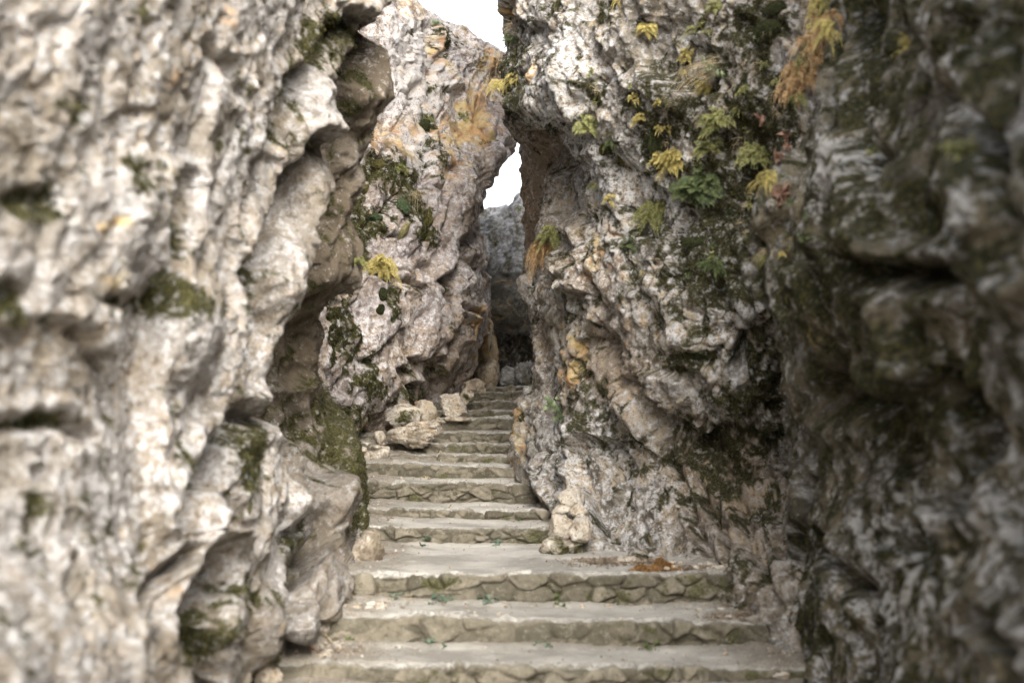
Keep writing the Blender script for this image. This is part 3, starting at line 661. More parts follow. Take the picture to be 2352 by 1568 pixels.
for i, st in enumerate(ST_):
    Y = st[2]; x0, x1 = st[3], st[4]
    Yn = ST_[i + 1][2] if i + 1 < len(ST_) else Y + 1.6
    res = 0.0065 if i < 7 else 0.0075
    xs = np.linspace(x0, x1, int((x1 - x0) / res))
    ztop = edge_z(st, xs)
    zbot = (edge_z(ST_[i - 1], xs) if i else ztop - .16) - 0.04
    wob = 0.05 * fbm(np.stack([xs * 1.3, xs * 0 + i * 3.1, xs * 0], -1), 3, 5)
    zw = 0.016 * fbm(np.stack([xs * 3.0, xs * 0 + i * 5.3, xs * 0], -1), 3, 6)
    hgt = (ztop - zbot).mean()
    cap = 0.16
    nb = max(16, int(hgt / res)); ncp = int(cap / res)
    tt = np.concatenate([np.linspace(0, 1, nb, endpoint=False), 1 + np.linspace(0, 1, ncp)])
    T, X = np.meshgrid(tt, xs, indexing='ij')
    r = np.clip(T, 0, 1); c = np.clip(T - 1, 0, 1)
    S = r * hgt + c * cap
    base = np.stack([X, Y + wob[None] + c * cap + 0.0 * X, zbot[None] + r * (ztop + zw - zbot)[None]], -1)
    ang = np.clip((S - (hgt - .025)) / .05, 0, 1) * math.pi / 2
    N = np.stack([0 * X, -np.cos(ang), np.sin(ang)], -1)
    wv = np.stack([X, S * 1.0, X * 0 + i * 9.7], -1)
    wv = wv + .038 * np.stack([noise(wv * 8 + k * 3, 7 + k) for k in range(3)], -1)
    big = cells(wv * np.array([6.6, 13.0, 1]), 100 + i)
    sm = cells(wv * np.array([12.0, 25.0, 1]), 200 + i)
    sel = sstep(-.05, .1, noise(np.stack([X * 2.3, S * 4, X * 0 + i * 1.7], -1), 31))
    gb = sstep(0.0, .15, big[1] - big[0]); gs = sstep(0.0, .16, sm[1] - sm[0])
    hb = .022 * gb + .020 * (big[4] * big[2]).sum(-1) + .026 * (big[3] - .5)
    hs = .018 * gs + .013 * (sm[4] * sm[2]).sum(-1) + .018 * (sm[3] - .5)
    H = hb * (1 - sel) + hs * sel
    plaster = sstep(-.1, .3, noise(np.stack([X * 1.7, S * 3, X * 0 + i * 4.4], -1), 33))
    H = H * (1 - .8 * plaster)
    H = H + .012 * fbm(wv * 13, 3, 9) + .009 * fbm(wv * 40, 3, 10, gain=.7)
    H = H * (1 - .55 * sstep(.3, 1, c))
    V = base + N * H[..., None]
    tone = (big[3] * (1 - sel) + sm[3] * sel)
    gap = (1 - (gb * (1 - sel) + gs * sel)) * (1 - .85 * plaster)
    mossm = .33 + .45 * fbm(np.stack([X * 2, S * 3, X * 0 + i * 2.2], -1), 3, 40) - .5 * sstep(.9, 1.1, T) + .12 * sstep(.2, 1.0, X)
    m = np.stack([np.clip(mossm, 0, 1), np.clip(tone, 0, 1), np.clip(.9 * sstep(.98, 1.25, T), 0, 1), gap], -1)
    o = mesh_from('step', V.reshape(-1, 3), grid_faces(*X.shape), M['step'], attrs={'mask': m.reshape(-1, 4)}, loc=(0, Y, float(ztop.mean())))
    o.parent = stairs; o.location = Vector((0, Y, float(ztop.mean()))) - stairs.location
    # trodden tread behind the edge stones
    rt = res * 1.6
    ys = np.arange(Y + .035, Yn + .12, rt)
    YY, XX = np.meshgrid(ys, xs[::2], indexing='ij')
    ZZ = edge_z(st, XX)
    nxt = edge_z(ST_[i + 1], XX) if i + 1 < len(ST_) else ZZ + .05
    pp = np.stack([XX, YY, XX * 0 + i], -1)
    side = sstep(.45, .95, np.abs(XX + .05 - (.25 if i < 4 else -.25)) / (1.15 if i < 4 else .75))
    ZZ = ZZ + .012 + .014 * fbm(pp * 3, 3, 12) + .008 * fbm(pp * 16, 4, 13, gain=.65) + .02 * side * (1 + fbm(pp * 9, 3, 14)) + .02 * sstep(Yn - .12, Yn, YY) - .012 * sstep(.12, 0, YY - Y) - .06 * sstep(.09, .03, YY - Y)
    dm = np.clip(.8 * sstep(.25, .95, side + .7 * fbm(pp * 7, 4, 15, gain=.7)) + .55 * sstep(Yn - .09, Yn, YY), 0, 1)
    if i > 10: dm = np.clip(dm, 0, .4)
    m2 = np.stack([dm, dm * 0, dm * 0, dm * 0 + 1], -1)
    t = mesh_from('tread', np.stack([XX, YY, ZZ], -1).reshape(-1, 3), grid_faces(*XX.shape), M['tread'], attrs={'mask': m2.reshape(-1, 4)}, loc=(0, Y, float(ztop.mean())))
    t.parent = o; t.location = (0, 0, 0)

# ground in front of the stairs and all round
gx = np.concatenate([np.linspace(-60, -3, 20), np.linspace(-2.8, 2.8, 90), np.linspace(3, 60, 20)])
gy = np.concatenate([np.linspace(-60, -1, 20), np.linspace(-.8, 6.2, 100), np.linspace(6.5, 90, 30)])
GY, GX = np.meshgrid(gy, gx, indexing='ij')
gz0 = float(edge_z(ST_[0], np.array([0.]))[0]) - .14
GZ = gz0 + .02 * fbm(np.stack([GX, GY, GX * 0], -1), 4, 3) - .25 * sstep(6.0, 7.0, GY)
mesh_from('ground', np.stack([GX, GY, GZ], -1).reshape(-1, 3), grid_faces(*GX.shape), M['soil'],
          attrs={'mask': np.stack([np.clip(.3 + .4 * fbm(np.stack([GX, GY, GX * 0], -1), 3, 8), 0, 1)] * 4, -1).reshape(-1, 4)})['kind'] = 'structure'

# stones beside the stairs
B = boulder
B('boulder', 929, 957, 12.35, 80, 52, 'white boulder with black moss patch, below the tan boulder on left of the stairs', seed=51, moss=.38, pale=.9, rot=.3, sub=6, rough=.8)
B('boulder', 973, 944, 12.5, 62, 50, 'tan orange boulder left of the stairs, leaning against the white mossy one', seed=52, moss=0, orange=.2, rot=.4, sub=6, rough=.7, pale=.2)
B('flat_stone', 930, 931, 12.3, 30, 9, 'small flat tan slab lying on top of the white mossy boulder', 'stone', seed=53, sub=4, moss=0, orange=.15)
B('boulder', 1041, 932, 13.0, 66, 60, 'cream angular boulder standing left of the upper steps', seed=54, moss=0, pale=.7, rot=.5, sub=6, lean=.35, rough=1.0)
B('boulder', 1070, 914, 13.45, 40, 40, 'round grey stone with dark moss beside the cream angular boulder', seed=55, moss=.4, pale=.5)
B('boulder', 1088, 888, 14.2, 56, 34, 'flat brown boulder left of the topmost step', seed=56, moss=.15, brown=.35)
B('boulder', 977, 984, 12.15, 76, 38, 'wide cream rock bedded under the tan boulder', seed=57, moss=.05, pale=.6, rot=.2, rough=1.3, box=.6, sub=6)
B('boulder', 916, 1000, 11.95, 66, 44, 'rugged cream rock between wedge stone and stair end', seed=58, moss=.05, pale=.6, rough=1.4, sub=6, box=.5)
B('boulder', 962, 1008, 11.95, 70, 36, 'low crumbly rock right of the rugged cream rock', seed=59, moss=.2, pale=.4, rough=1.6, box=.6)
B('stone', 873, 1004, 12.0, 28, 34, 'small tan wedge stone standing left of the rugged cream rock', 'stone', seed=60, moss=.0, lean=-.4, sub=4)
B('stone', 824, 1033, 11.4, 36, 20, 'loaf shaped stone lying at the left end of the middle steps', 'stone', seed=61, moss=.1, sub=4)
B('stone', 861, 1027, 11.75, 28, 14, 'thin oval stone on the rubble left of the middle steps', 'stone', seed=62, moss=.1, sub=4)
B('stone', 884, 1030, 11.8, 32, 12, 'flat slab of stone on the rubble beneath the wedge stone', 'stone', seed=63, moss=.1, sub=4, box=.7)
B('stone', 818, 1054, 11.1, 30, 26, 'mossy block wedged against the left rock under loaf shaped stone', 'stone', seed=64, moss=.45, sub=4)
B('stone', 848, 1049, 11.4, 30, 24, 'grey block in the rubble, second from the left rock', 'stone', seed=65, moss=.2, sub=4, box=.6)
B('stone', 880, 1046, 11.45, 36, 28, 'upright tan block in the rubble left of the middle steps', 'stone', seed=66, moss=.05, sub=4, box=.6)
B('stone', 1000, 966, 12.7, 46, 16, 'pale flat stone right of the wide cream rock', 'stone', seed=67, moss=.0, sub=4, box=.6)
B('stone', 1050, 962, 12.9, 60, 12, 'thin pale slab on the step edge under cream angular boulder', 'stone', seed=68, moss=.1, sub=4, box=.7)
B('boulder', 846, 1270, 8.1, 78, 92, 'tall tan boulder with mossy flank at left end of the landing', seed=70, moss=.3, pale=.4, sub=6, rough=.9, brown=.15)
# stack at the right of the landing
B('stone_block', 1312, 1140, 8.9, 60, 50, 'white block on top of the stacked stones right of the landing', 'stone', seed=71, moss=0, pale=.9, box=.7, lean=-.1)
B('stone_block', 1289, 1171, 8.85, 44, 26, 'flat pale stone in the stack, left under the white block', 'stone', seed=72, moss=0, pale=.8, box=.6)
B('stone_block', 1330, 1174, 8.8, 38, 34, 'small round pale stone in the stack, right under the white block', 'stone', seed=73, moss=0, pale=.8)
B('stone_block', 1288, 1214, 8.75, 52, 62, 'tan block in the second lowest row of the stack, on its left', 'stone', seed=74, moss=.05, pale=.4, box=.7)
B('stone_block', 1334, 1213, 8.72, 52, 58, 'pale square block in the stack with a leaf at its corner', 'stone', seed=75, moss=.05, pale=.7, box=.8)
B('boulder', 1290, 1258, 8.7, 92, 60, 'mossy green base stone under the stacked stones', seed=76, moss=.55, pale=.4, sub=6)
B('rock', 1440, 1296, 8.05, 62, 40, 'white angular rock lying on the landing beside rusty dry moss', 'stone', seed=80, moss=0, pale=1, lean=.2)
B('stone', 1310, 1293, 8.5, 28, 14, 'white pebble lying at foot of the mossy base stone', 'stone', seed=81, moss=0, pale=1, sub=4)
B('stone', 1534, 1297, 7.95, 26, 16, 'small white stone right of the rusty dry moss', 'stone', seed=82, moss=0, pale=1, sub=4)
B('stone', 1808, 1503, 6.75, 48, 34, 'pinkish stone in the corner below the dark right rock', 'stone', seed=83, moss=0, pale=.3, orange=.1, sub=5)
B('stone', 1790, 1548, 6.3, 50, 22, 'white flat stone on the lowest tread in the right corner', 'stone', seed=84, moss=0, pale=.8, sub=4)
B('boulder', 540, 1552, 5.7, 70, 60, 'rounded mossy stone at the bottom left corner of the stairs', seed=85, moss=.25, sub=5)
B('boulder', 615, 1552, 5.9, 64, 46, 'pale stone at the left end of lowest visible step', seed=86, moss=.08, pale=.6, sub=5)
B('stone', 706, 1436, 6.85, 40, 34, 'round pale stone bedded left of the second visible step', 'stone', seed=87, moss=.1, sub=4) if False else None
B('stone', 735, 1510, 6.45, 56, 24, 'flat pale stone at left end of the lowest visible tread', 'stone', seed=88, moss=.05, sub=4)
B('stone', 748, 1443, 6.85, 44, 42, 'round cream stone bedded in the left end of second step', 'stone', seed=89, moss=.1, sub=4, pale=.6)
B('stone_slab', 1648, 1326, 7.5, 66, 20, 'pale slab capping the right end of the landing edge', 'stone', seed=90, moss=.05, pale=.7, sub=4, box=.7)

rg = random.Random(5)
for k in range(46):   # scattered chips
    if k < 22: px = rg.uniform(1500, 1700); Y = rg.uniform(7.6, 7.95); st = ST_[3]
    elif k < 34: px = rg.uniform(1560, 1830); Y = rg.uniform(6.95, 7.35); st = ST_[2]
    else: px = rg.uniform(690, 880); Y = rg.choice([6.6, 6.75, 7.1, 7.25]); st = ST_[1] if Y < 6.9 else ST_[2]
    x = (px - 1176) / F * Y
    z = float(edge_z(st, np.array([x]))[0]) + .03
    r = rg.uniform(.008, .022)
    v, f = stone_mesh((r * 1.4, r * 1.2, r * .8), 300 + k, 2, 1.0, .4, 5)
    m = np.tile([[0, 0, 0, rg.uniform(.4, 1)]], (len(v), 1))
    o = mesh_from('pebble', v + np.array([x, Y, z]), f, M['boulder'], attrs={'mask': m}, loc=(x, Y, z), smooth=False)
    if k < 22: tag(o, 'small stone chip among the litter at the right of the landing', 'pebble', 'stone chips at the right of the landing')
    elif k < 34: tag(o, 'small stone chip at the right end of the second lowest tread', 'pebble', 'stone chips on the right of the second lowest tread')
    else: tag(o, 'small stone chip at the left ends of the lowest treads', 'pebble', 'stone chips at the left ends of the lowest treads')

# loose grit and gravel on the treads, thick at the sides and at the foot of each riser
_g = np.random.default_rng(9)
_ov = np.array([[1, 0, 0], [-1, 0, 0], [0, 1, 0], [0, -1, 0], [0, 0, 1], [0, 0, -1]], float)
_of = np.array([[0, 2, 4], [2, 1, 4], [1, 3, 4], [3, 0, 4], [2, 0, 5], [1, 2, 5], [3, 1, 5], [0, 3, 5]])
GV = []; GF = []; nn_ = 0
for i in range(len(ST_) - 1):
    st = ST_[i]; dY = ST_[i + 1][2] - st[2]; n = 900 if i < 4 else 260
    x = _g.uniform(-1.25, 1.5 if i < 4 else .6, n); a = _g.uniform(0, 1, n)
    edge = np.abs(x - (.2 if i < 4 else -.3)) / (1.2 if i < 4 else .75)
    keep = (_g.uniform(0, 1, n) < .12 + .75 * sstep(.45, 1.0, edge) + .5 * (a > .85)); x = x[keep]; a = a[keep]; n = len(x)
    Y = st[2] + .03 + a * (dY - .05); z = edge_z(st, x) + .022 + .02 * sstep(.45, .95, edge[keep])
    r = _g.uniform(.002, .0075, n) * np.where(_g.uniform(0, 1, n) < .08, 1.8, 1)
    sc = _g.uniform(.6, 1.4, (n, 1, 3)); v = _ov[None] * sc + _g.normal(size=(n, 6, 3)) * .22
    GV.append((v * r[:, None, None] + np.stack([x, Y, z], -1)[:, None]).reshape(-1, 3)); GF.append((_of[None] + (np.arange(n) * 6)[:, None, None] + nn_).reshape(-1, 3)); nn_ += n * 6
GV = np.concatenate(GV); GF = np.concatenate(GF)
gv = mesh_from('gravel', GV, GF, M['boulder'], attrs={'mask': np.tile([[0, 0, .2, .6]], (len(GV), 1))}, smooth=False)
tag(gv, 'loose grit and gravel on the stair treads', 'gravel', kind='stuff')

# ------------------------------------------------------------------ plants
def locate(px, py):
    """nearest visible point of the rock walls at a reference pixel"""
    best = None
    for k, (V, N, u, v, d) in LOC.items():
        m = (np.abs(u - px) < 7) & (np.abs(v - py) < 7)
        if m.any():
            i = np.nonzero(m)[0]; j = i[np.argmin(d[i])]
            if best is None or d[j] < best[2]: best = (V[j], N[j], d[j])
    return best
LOC = {}
for o, nm in ((left, 'L'), (right_near, 'N'), (right, 'R'), (mid, 'M')):
    me = o.data; V = np.zeros(len(me.vertices) * 3, np.float32); me.vertices.foreach_get('co', V); V = V.reshape(-1, 3).astype(float)
    Nn = np.zeros(len(me.vertices) * 3, np.float32); me.vertices.foreach_get('normal', Nn); Nn = Nn.reshape(-1, 3).astype(float)
    u, v, d = project(V); ok = (u > -20) & (u < 2380) & (v > -20) & (v < 1580) & (V[:, 1] > 1)
    # face the camera side
    s = np.sign(((CAM - V) * Nn).sum(-1))[:, None]; Nn = Nn * s
    LOC[nm] = (V[ok], Nn[ok], u[ok], v[ok], d[ok])

class Soup:
    def __init__(s): s.v = []; s.f = []; s.n = 0
    def quad(s, a, b, c, d):
        s.v += [a, b, c, d]; s.f.append((s.n, s.n + 1, s.n + 2, s.n + 3)); s.n += 4
    def build(s, name, mat, loc, parent=None):
        o = mesh_from(name, np.array(s.v), np.array(s.f), mat, smooth=False, loc=loc)
        if parent is not None: o.parent = parent; o.location = (0, 0, 0)
        return o
def nrm(v): return v / max(np.linalg.norm(v), 1e-9)
DOWN = np.array([0, 0, -1.0])

def frond(S, base, dirn, up, L, droop, rng, wide=.26, n=20, comb=True):
    prev = base; pts = []
    for k in range(n + 1):
        t = k / n
        pts.append(base + dirn * L * t * (1 - .25 * t) + DOWN * L * droop * t * t)
    for k in range(n):
        a, b = pts[k], pts[k + 1]; ax = nrm(b - a); t = (k + .5) / n
        sd = nrm(np.cross(ax, up)); w0 = .006 * L + .0006
        S.quad(a - sd * w0, a + sd * w0, b + sd * w0, b - sd * w0)
        if t < .1: continue
        l = L * wide * (math.sin(math.pi * min(1, t * .93 + .12)) ** .7) * rng.uniform(.8, 1.1)
        for s in (-1, 1):
            dv = nrm(sd * s + ax * .45 + up * rng.uniform(-.35, .25) + DOWN * .12)
            wv = nrm(np.cross(dv, up + .3 * ax)) * L / n * .34
            m = a + dv * l * .5
            tip = a + dv * l
            S.quad(a - ax * 0, m - wv, tip, m + wv)

def fern(px, py, size, mat, label, n=11, droop=.5, seed=1, wide=.26, up_bias=.35, cat='fern', group='ferns growing on the right rock', name='fern'):
    loc = locate(px, py)
    if loc is None: return None
    p, nn, d = loc; rng = random.Random(seed)
    L0 = 1.15 * size * d / F; n = int(n * 2.4); wide = wide * .7
    nn = nrm(nn + .4 * nrm(CAM - p))
    a = nrm(np.cross(nn, np.array([0, 0, 1.0]))); b = np.cross(a, nn)
    if b[2] < 0: b = -b
    S = Soup(); base = p + nn * .0
    for k in range(n):
        th = rng.uniform(-.5, math.pi + .5) if up_bias > 0 else rng.uniform(math.pi, 2 * math.pi)
        dirn = nrm(a * math.cos(th) + b * (math.sin(th) * .75 + up_bias * .4) + nn * rng.uniform(.35, 1.0))
        frond(S, base + (a * rng.uniform(-.3, .3) + b * rng.uniform(-.25, .25)) * L0 * (0 if n < 6 else 1), dirn, nrm(nn + b * .6), L0 * rng.uniform(.6, 1.1), droop * rng.uniform(.6, 1.4), rng, wide)
    o = S.build(name, M[mat], tuple(base)); tag(o, label, cat, group)
    return o

fern(1482, 70, 34, 'f_yellow', 'small yellow fern high on the right rock, leftmost of the upper row', seed=1)
fern(1603, 60, 42, 'f_lime', 'yellow green fern under top of the frame on the right rock', seed=2)
fern(1576, 128, 34, 'f_yellow', 'yellow tuft of fern below the yellow green one near the frame top', seed=3)
fern(1640, 12, 40, 'f_lime', 'yellow green fern cut by the top frame edge on right rock', seed=4)
fern(1622, 205, 44, 'f_yellow', 'bright yellow fern below the pale herb on the right rock', seed=5, n=14)
fern(1353, 290, 44, 'f_lime', 'olive fern alone on the bare left part of right rock', seed=6, n=12)
fern(1466, 274, 28, 'f_yellow', 'small yellow fern left of the long drooping grass end', seed=7)
fern(1645, 282, 52, 'f_lime', 'large yellow green fern in middle of the right rock cluster', seed=8, n=16)
fern(1538, 365, 56, 'f_yellow', 'brightest yellow fern at the left side of the fern cluster', seed=9, n=18)
fern(1622, 335, 46, 'f_lime', 'green tinged fern right of the brightest yellow fern', seed=10, n=14)
fern(1733, 350, 56, 'f_lime', 'drooping yellow green fern beside the hanging dry leaves', seed=11, n=18, droop=.8)
fern(1755, 402, 50, 'f_yellow', 'drooping yellow fern just above the big dry leaf', seed=12, n=16, droop=.9)
fern(1600, 425, 66, 'f_green', 'dark green leafy fern at the bottom of the fern cluster', seed=13, n=20, wide=.34)
fern(1500, 485, 56, 'f_lime', 'rounded yellow fern below the fern cluster on the right rock', seed=14, n=20, droop=.8)
fern(1441, 553, 42, 'f_green', 'star shaped green fern low on the right rock', seed=15, n=9, wide=.2)
fern(1400, 452, 26, 'f_yellow', 'tiny yellow fern above the star shaped green fern', seed=16, n=7)
fern(1640, 612, 44, 'f_green', 'lowest green fern on the dark mossy part of right rock', seed=17, n=8, wide=.2)
fern(1250, 566, 50, 'f_orange', 'orange fern hanging at the left edge of the right rock', seed=18, n=22, droop=1.1)
fern(1265, 540, 40, 'f_lime', 'yellow green fern on top of the orange one at rock edge', seed=19, n=12, droop=.8)
fern(1176, 90, 36, 'f_green', 'green fern at the rock edge beside the sky', seed=20, n=9)
fern(1172, 190, 34, 'f_yellow', 'yellow fern on the shaded rock edge under the sky gap', seed=22, n=9, droop=.9)
fern(1150, 195, 36, 'f_yellow', 'dry yellow fern on orange lichen left of the rock edge', seed=21, n=12, droop=.8)
fern(2078, 100, 44, 'f_yellow', 'blurred yellow fern high on the dark near rock', seed=23, n=12, group='ferns growing on the dark near rock')
fern(2215, 345, 56, 'f_lime', 'blurred lime fern at right of the dark near rock', seed=24, n=9, droop=.7, group='ferns growing on the dark near rock')
fern(2006, 350, 34, 'f_lime', 'single small lime frond beside the white patch of dark near rock', seed=25, n=5, group='ferns growing on the dark near rock')
fern(2165, 338, 40, 'f_lime', 'short lime frond left of the blurred lime fern', seed=26, n=5, group='ferns growing on the dark near rock')
# big hanging rusty fern mat: several plants one above another
_r = random.Random(4)
for k in range(22):
    t_ = k / 21; x = 1902 - 75 * t_ ** 1.3 + _r.uniform(-34, 22) * (.4 + .8 * t_); y = 4 + 205 * t_ + _r.uniform(-12, 12)
    fern(x, y, _r.uniform(34, 50), ('f_yellow', 'f_orange', 'f_lime')[0 if t_ < .35 and k % 2 else (2 if k % 7 == 0 else 1)], 'feathery plant of the hanging orange fern curtain at the upper right', n=9, droop=1.0, seed=40 + k, wide=.3, group='plants of the hanging fern curtain')
CUR = [(1850, 120, 60, 'f_straw', 'thin straw strands in middle of the hanging fern curtain'), (1835, 185, 70, 'f_orange', 'orange strands at bottom of the hanging fern curtain')]
# ferns and weeds on the tall pale rock
fern(875, 612, 46, 'f_yellow', 'dry yellow fern spread wide across the tall pale rock', n=20, droop=.5, seed=60, group='ferns on the tall pale rock')
fern(826, 605, 28, 'f_lime', 'small yellow green fern left of the wide dry yellow fern', n=9, seed=61, group='ferns on the tall pale rock')
fern(900, 622, 36, 'f_yellow', 'right hand dry fern touching the wide dry yellow fern', n=12, seed=62, droop=.8, group='ferns on the tall pale rock')
fern(925, 395, 26, 'f_lime', 'yellowish fern on moss in the upper part of pale rock', n=10, seed=63, group='ferns on the tall pale rock')
fern(985, 268, 26, 'f_lime', 'green fern near the dark hollow high on pale rock', n=10, seed=64, group='ferns on the tall pale rock')
fern(1060, 262, 20, 'f_lime', 'small pale fern right of the dry hanging tuft', n=8, seed=65, group='ferns on the tall pale rock')

def grass(px, py, size, n, mat, label, seed, spread=.8, droop=.9, aim=None, parent=None, world=None, cat='grass tuft', group='grass tufts on the rocks', name='grass_tuft', width=.0016):
    if world is not None: p, nn, d = world
    else:
        loc = locate(px, py)
        if loc is None: return
        p, nn, d = loc
    rng = random.Random(seed); L0 = size * d / F; S = Soup()
    a = nrm(np.cross(nn, np.array([0, 0, 1.0]) + 1e-4)); b = nrm(np.cross(a, nn)); b = b if b[2] > 0 else -b
    for k in range(n):
        dirn = nrm(a * rng.uniform(-spread, spread) + b * rng.uniform(-.2, .9) + nn * rng.uniform(.4, 1) + (np.array(aim) if aim else 0))
        L = L0 * rng.uniform(.45, 1.1); dr = droop * rng.uniform(.5, 1.3)
        q = p + a * rng.uniform(-.2, .2) * L0 + b * rng.uniform(-.12, .12) * L0
        w = width * d / 10 * rng.uniform(.7, 1.3); sd = nrm(np.cross(dirn, np.array([rng.uniform(-1, 1), rng.uniform(-1, 1), .3])))
        pts = [q + dirn * L * t * (1 - .3 * t) + DOWN * L * dr * t * t for t in (0, .25, .5, .75, 1)]
        for i in range(4):
            w0 = w * (1 - i / 4.5); w1 = w * (1 - (i + 1) / 4.5)
            S.quad(pts[i] - sd * w0, pts[i] + sd * w0, pts[i + 1] + sd * w1, pts[i + 1] - sd * w1)
    o = S.build(name, M[mat], tuple(p)); tag(o, label, cat, group); return o
for k, (x, y, sz, mt, lb) in enumerate(CUR): grass(x, y, sz, 60, mt, lb, 90 + k, spread=1.2, droop=1.0, group='strands of the hanging fern curtain', width=.002)
grass(1640, 155, 190, 80, 'f_straw', 'long pale grass drooping to the lower left over right rock', 1, spread=.4, droop=.45, aim=(-1.5, -.6, -.45), width=.0011)
grass(1175, 60, 100, 30, 'f_straw', 'thin grass hanging down the rock edge beside the sky', 2, droop=1.4)
grass(930, 345, 70, 90, 'f_straw', 'dry straw tuft falling to the right across the pale rock', 3, droop=.8, aim=(.7, 0, -.5))
grass(895, 330, 60, 70, 'f_straw', 'wide dry straw tuft at left edge of the pale rock', 4, droop=.7)
grass(1045, 282, 52, 90, 'f_straw', 'dry hanging tuft under the orange lichen of pale rock', 5, droop=1.2)
grass(960, 440, 60, 40, 'f_straw', 'thin straw strands hanging below the mossy ledge of pale rock', 6, droop=1.5)
grass(1005, 50, 34, 90, 'f_pale', 'pale grass on the skyline left of the sky gap', 7, droop=.5)
grass(1065, 62, 28, 70, 'f_straw', 'straw coloured grass in middle of the skyline', 8, droop=.5)
grass(1112, 80, 26, 60, 'f_pale', 'pale grass at right end of the pale rock skyline', 9, droop=.5)
grass(1235, 600, 24, 50, 'f_straw', 'dry grass beside the orange fern at rock edge', 10, droop=.7)
grass(1700, 330, 60, 12, 'f_straw', 'few dry stalks between ferns on the right rock', 11, droop=.8)
grass(1790, 430, 70, 18, 'f_straw', 'dry stalks above the big dry leaf', 12, droop=.3, aim=(.5, 0, .6))

def cushion(px, py, w, h, mat, label, seed, name='moss_cushion', cat='moss', group='moss cushions on the rocks', out=.5, sub=6, world=None):
    if world is not None: p, nn, d = world
    else:
        loc = locate(px, py)
        if loc is None: return
        p, nn, d = loc
    a = nrm(np.cross(nn, np.array([0, 0, 1.0]))); b = nrm(np.cross(a, nn)); s = d / F / 2
    v, f = ico(sub)
    r = 1 + .25 * fbm(v * 1.5 + seed, 3, seed) + .10 * fbm(v * 9 + seed, 2, seed + 1) + .10 * np.abs(noise(v * 26, seed + 2))
    v = v * r[:, None]
    V = p + a * (v[:, :1] * w * s) + b * (v[:, 1:2] * h * s) + nn * (v[:, 2:] * out * min(w, h) * s)
    o = mesh_from(name, V, f, M[mat], loc=tuple(p)); tag(o, label, cat, group); return o
cushion(933, 466, 30, 46, 'moss_green', 'round blue green moss cushion on the pale rock', 1)
cushion(866, 492, 40, 36, 'moss_green', 'wide green moss cushion near left edge of pale rock', 2)
cushion(874, 372, 46, 30, 'moss_olive', 'olive moss cushion beneath the wide dry straw tuft', 3)
cushion(979, 283, 26, 34, 'moss_dark', 'dark moss cushion in the hollow high on pale rock', 4)
cushion(935, 535, 24, 44, 'moss_pale', 'pale yellow moss beard hanging in centre of pale rock', 5)
cushion(990, 510, 22, 34, 'moss_olive', 'olive moss cushion right of the pale yellow moss beard', 6)
cushion(886, 682, 24, 30, 'moss_dark', 'dark moss cushion, upper of two on the lilac grey rock', 7)
cushion(880, 712, 20, 30, 'moss_dark', 'dark moss cushion, lower of two on the lilac grey rock', 8)
cushion(845, 440, 22, 26, 'moss_olive', 'small olive moss cushion right at the pale rock edge', 9)
cushion(1758, 72, 70, 44, 'moss_dark', 'dark green moss cushion left of the hanging fern curtain', 10)
cushion(1775, 14, 50, 34, 'moss_dark', 'dark moss cushion cut by top of frame on right rock', 11)
cushion(1500, 330, 24, 76, 'moss_dark', 'tall dark moss streak left of the brightest yellow fern', 12, out=.3)
cushion(1420, 372, 22, 30, 'moss_olive', 'brownish moss cushion, right of a pair on bare right rock', 13)
cushion(1390, 350, 18, 24, 'moss_olive', 'brownish moss cushion, left of a pair on bare right rock', 14)
cushion(1590, 550, 70, 26, 'moss_dark', 'flat dark moss cushion above the lowest green fern', 15, out=.3)
cushion(1590, 820, 56, 26, 'moss_dark', 'dark moss pad in the lower middle of right rock', 16, out=.3)

def leaf_blade(S, p, ax, side, up, L, W, curl=.3):
    pr = [(0, .12), (.2, .75), (.45, 1.0), (.7, .8), (.9, .35), (1, .03)]
    for s in (-1, 1):
        for (t0, w0), (t1, w1) in zip(pr[:-1], pr[1:]):
            c0 = p + ax * L * t0 - up * curl * L * t0 * t0; c1 = p + ax * L * t1 - up * curl * L * t1 * t1
            e0 = c0 + side * s * W * w0 * .5 + up * W * w0 * .28; e1 = c1 + side * s * W * w1 * .5 + up * W * w1 * .28
            S.quad(c0, e0, e1, c1)
def herb(px, py, size, n, mat, label, seed, world=None, name='herb', cat='plant', group=None, spread=1.0, wl=.5):
    if world is not None: p, nn, d = world
    else:
        loc = locate(px, py)
        if loc is None: return
        p, nn, d = loc
    rng = random.Random(seed); S = Soup(); s = d / F
    a = nrm(np.cross(nn, np.array([0, .3, 1.0]))); b = nrm(np.cross(a, nn))
    for k in range(n):
        q = p + (a * rng.uniform(-.5, .5) + b * rng.uniform(-.5, .5)) * size * s * spread + nn * rng.uniform(0, .25) * size * s
        ax = nrm(a * rng.uniform(-1, 1) + b * rng.uniform(-1, 1) + nn * .4); up = nrm(nn + .5 * np.array([rng.uniform(-1, 1), rng.uniform(-1, 1), rng.uniform(0, 1)]))
        sd = nrm(np.cross(ax, up)); L = size * s * rng.uniform(.2, .42)
        leaf_blade(S, q, ax, sd, up, L, L * wl * 1.5, rng.uniform(.1, .5))
        w = .0012
        S.quad(p - sd * w, p + sd * w, q + sd * w, q - sd * w)
    o = S.build(name, M[mat], tuple(p)); tag(o, label, cat, group); return o
herb(1640, 160, 62, 16, 'f_pale', 'pale green broad leaved herb above the long drooping grass', 1, wl=.7)
herb(1283, 935, 56, 16, 'f_pale', 'small pale creeping plant low on the right rock', 2, wl=.8)
herb(1600, 440, 60, 26, 'f_green', 'green leafy herb under the dark green fern', 3)
herb(1222, 655, 24, 12, 'f_green', 'green herb tucked at left edge of the right rock', 4)
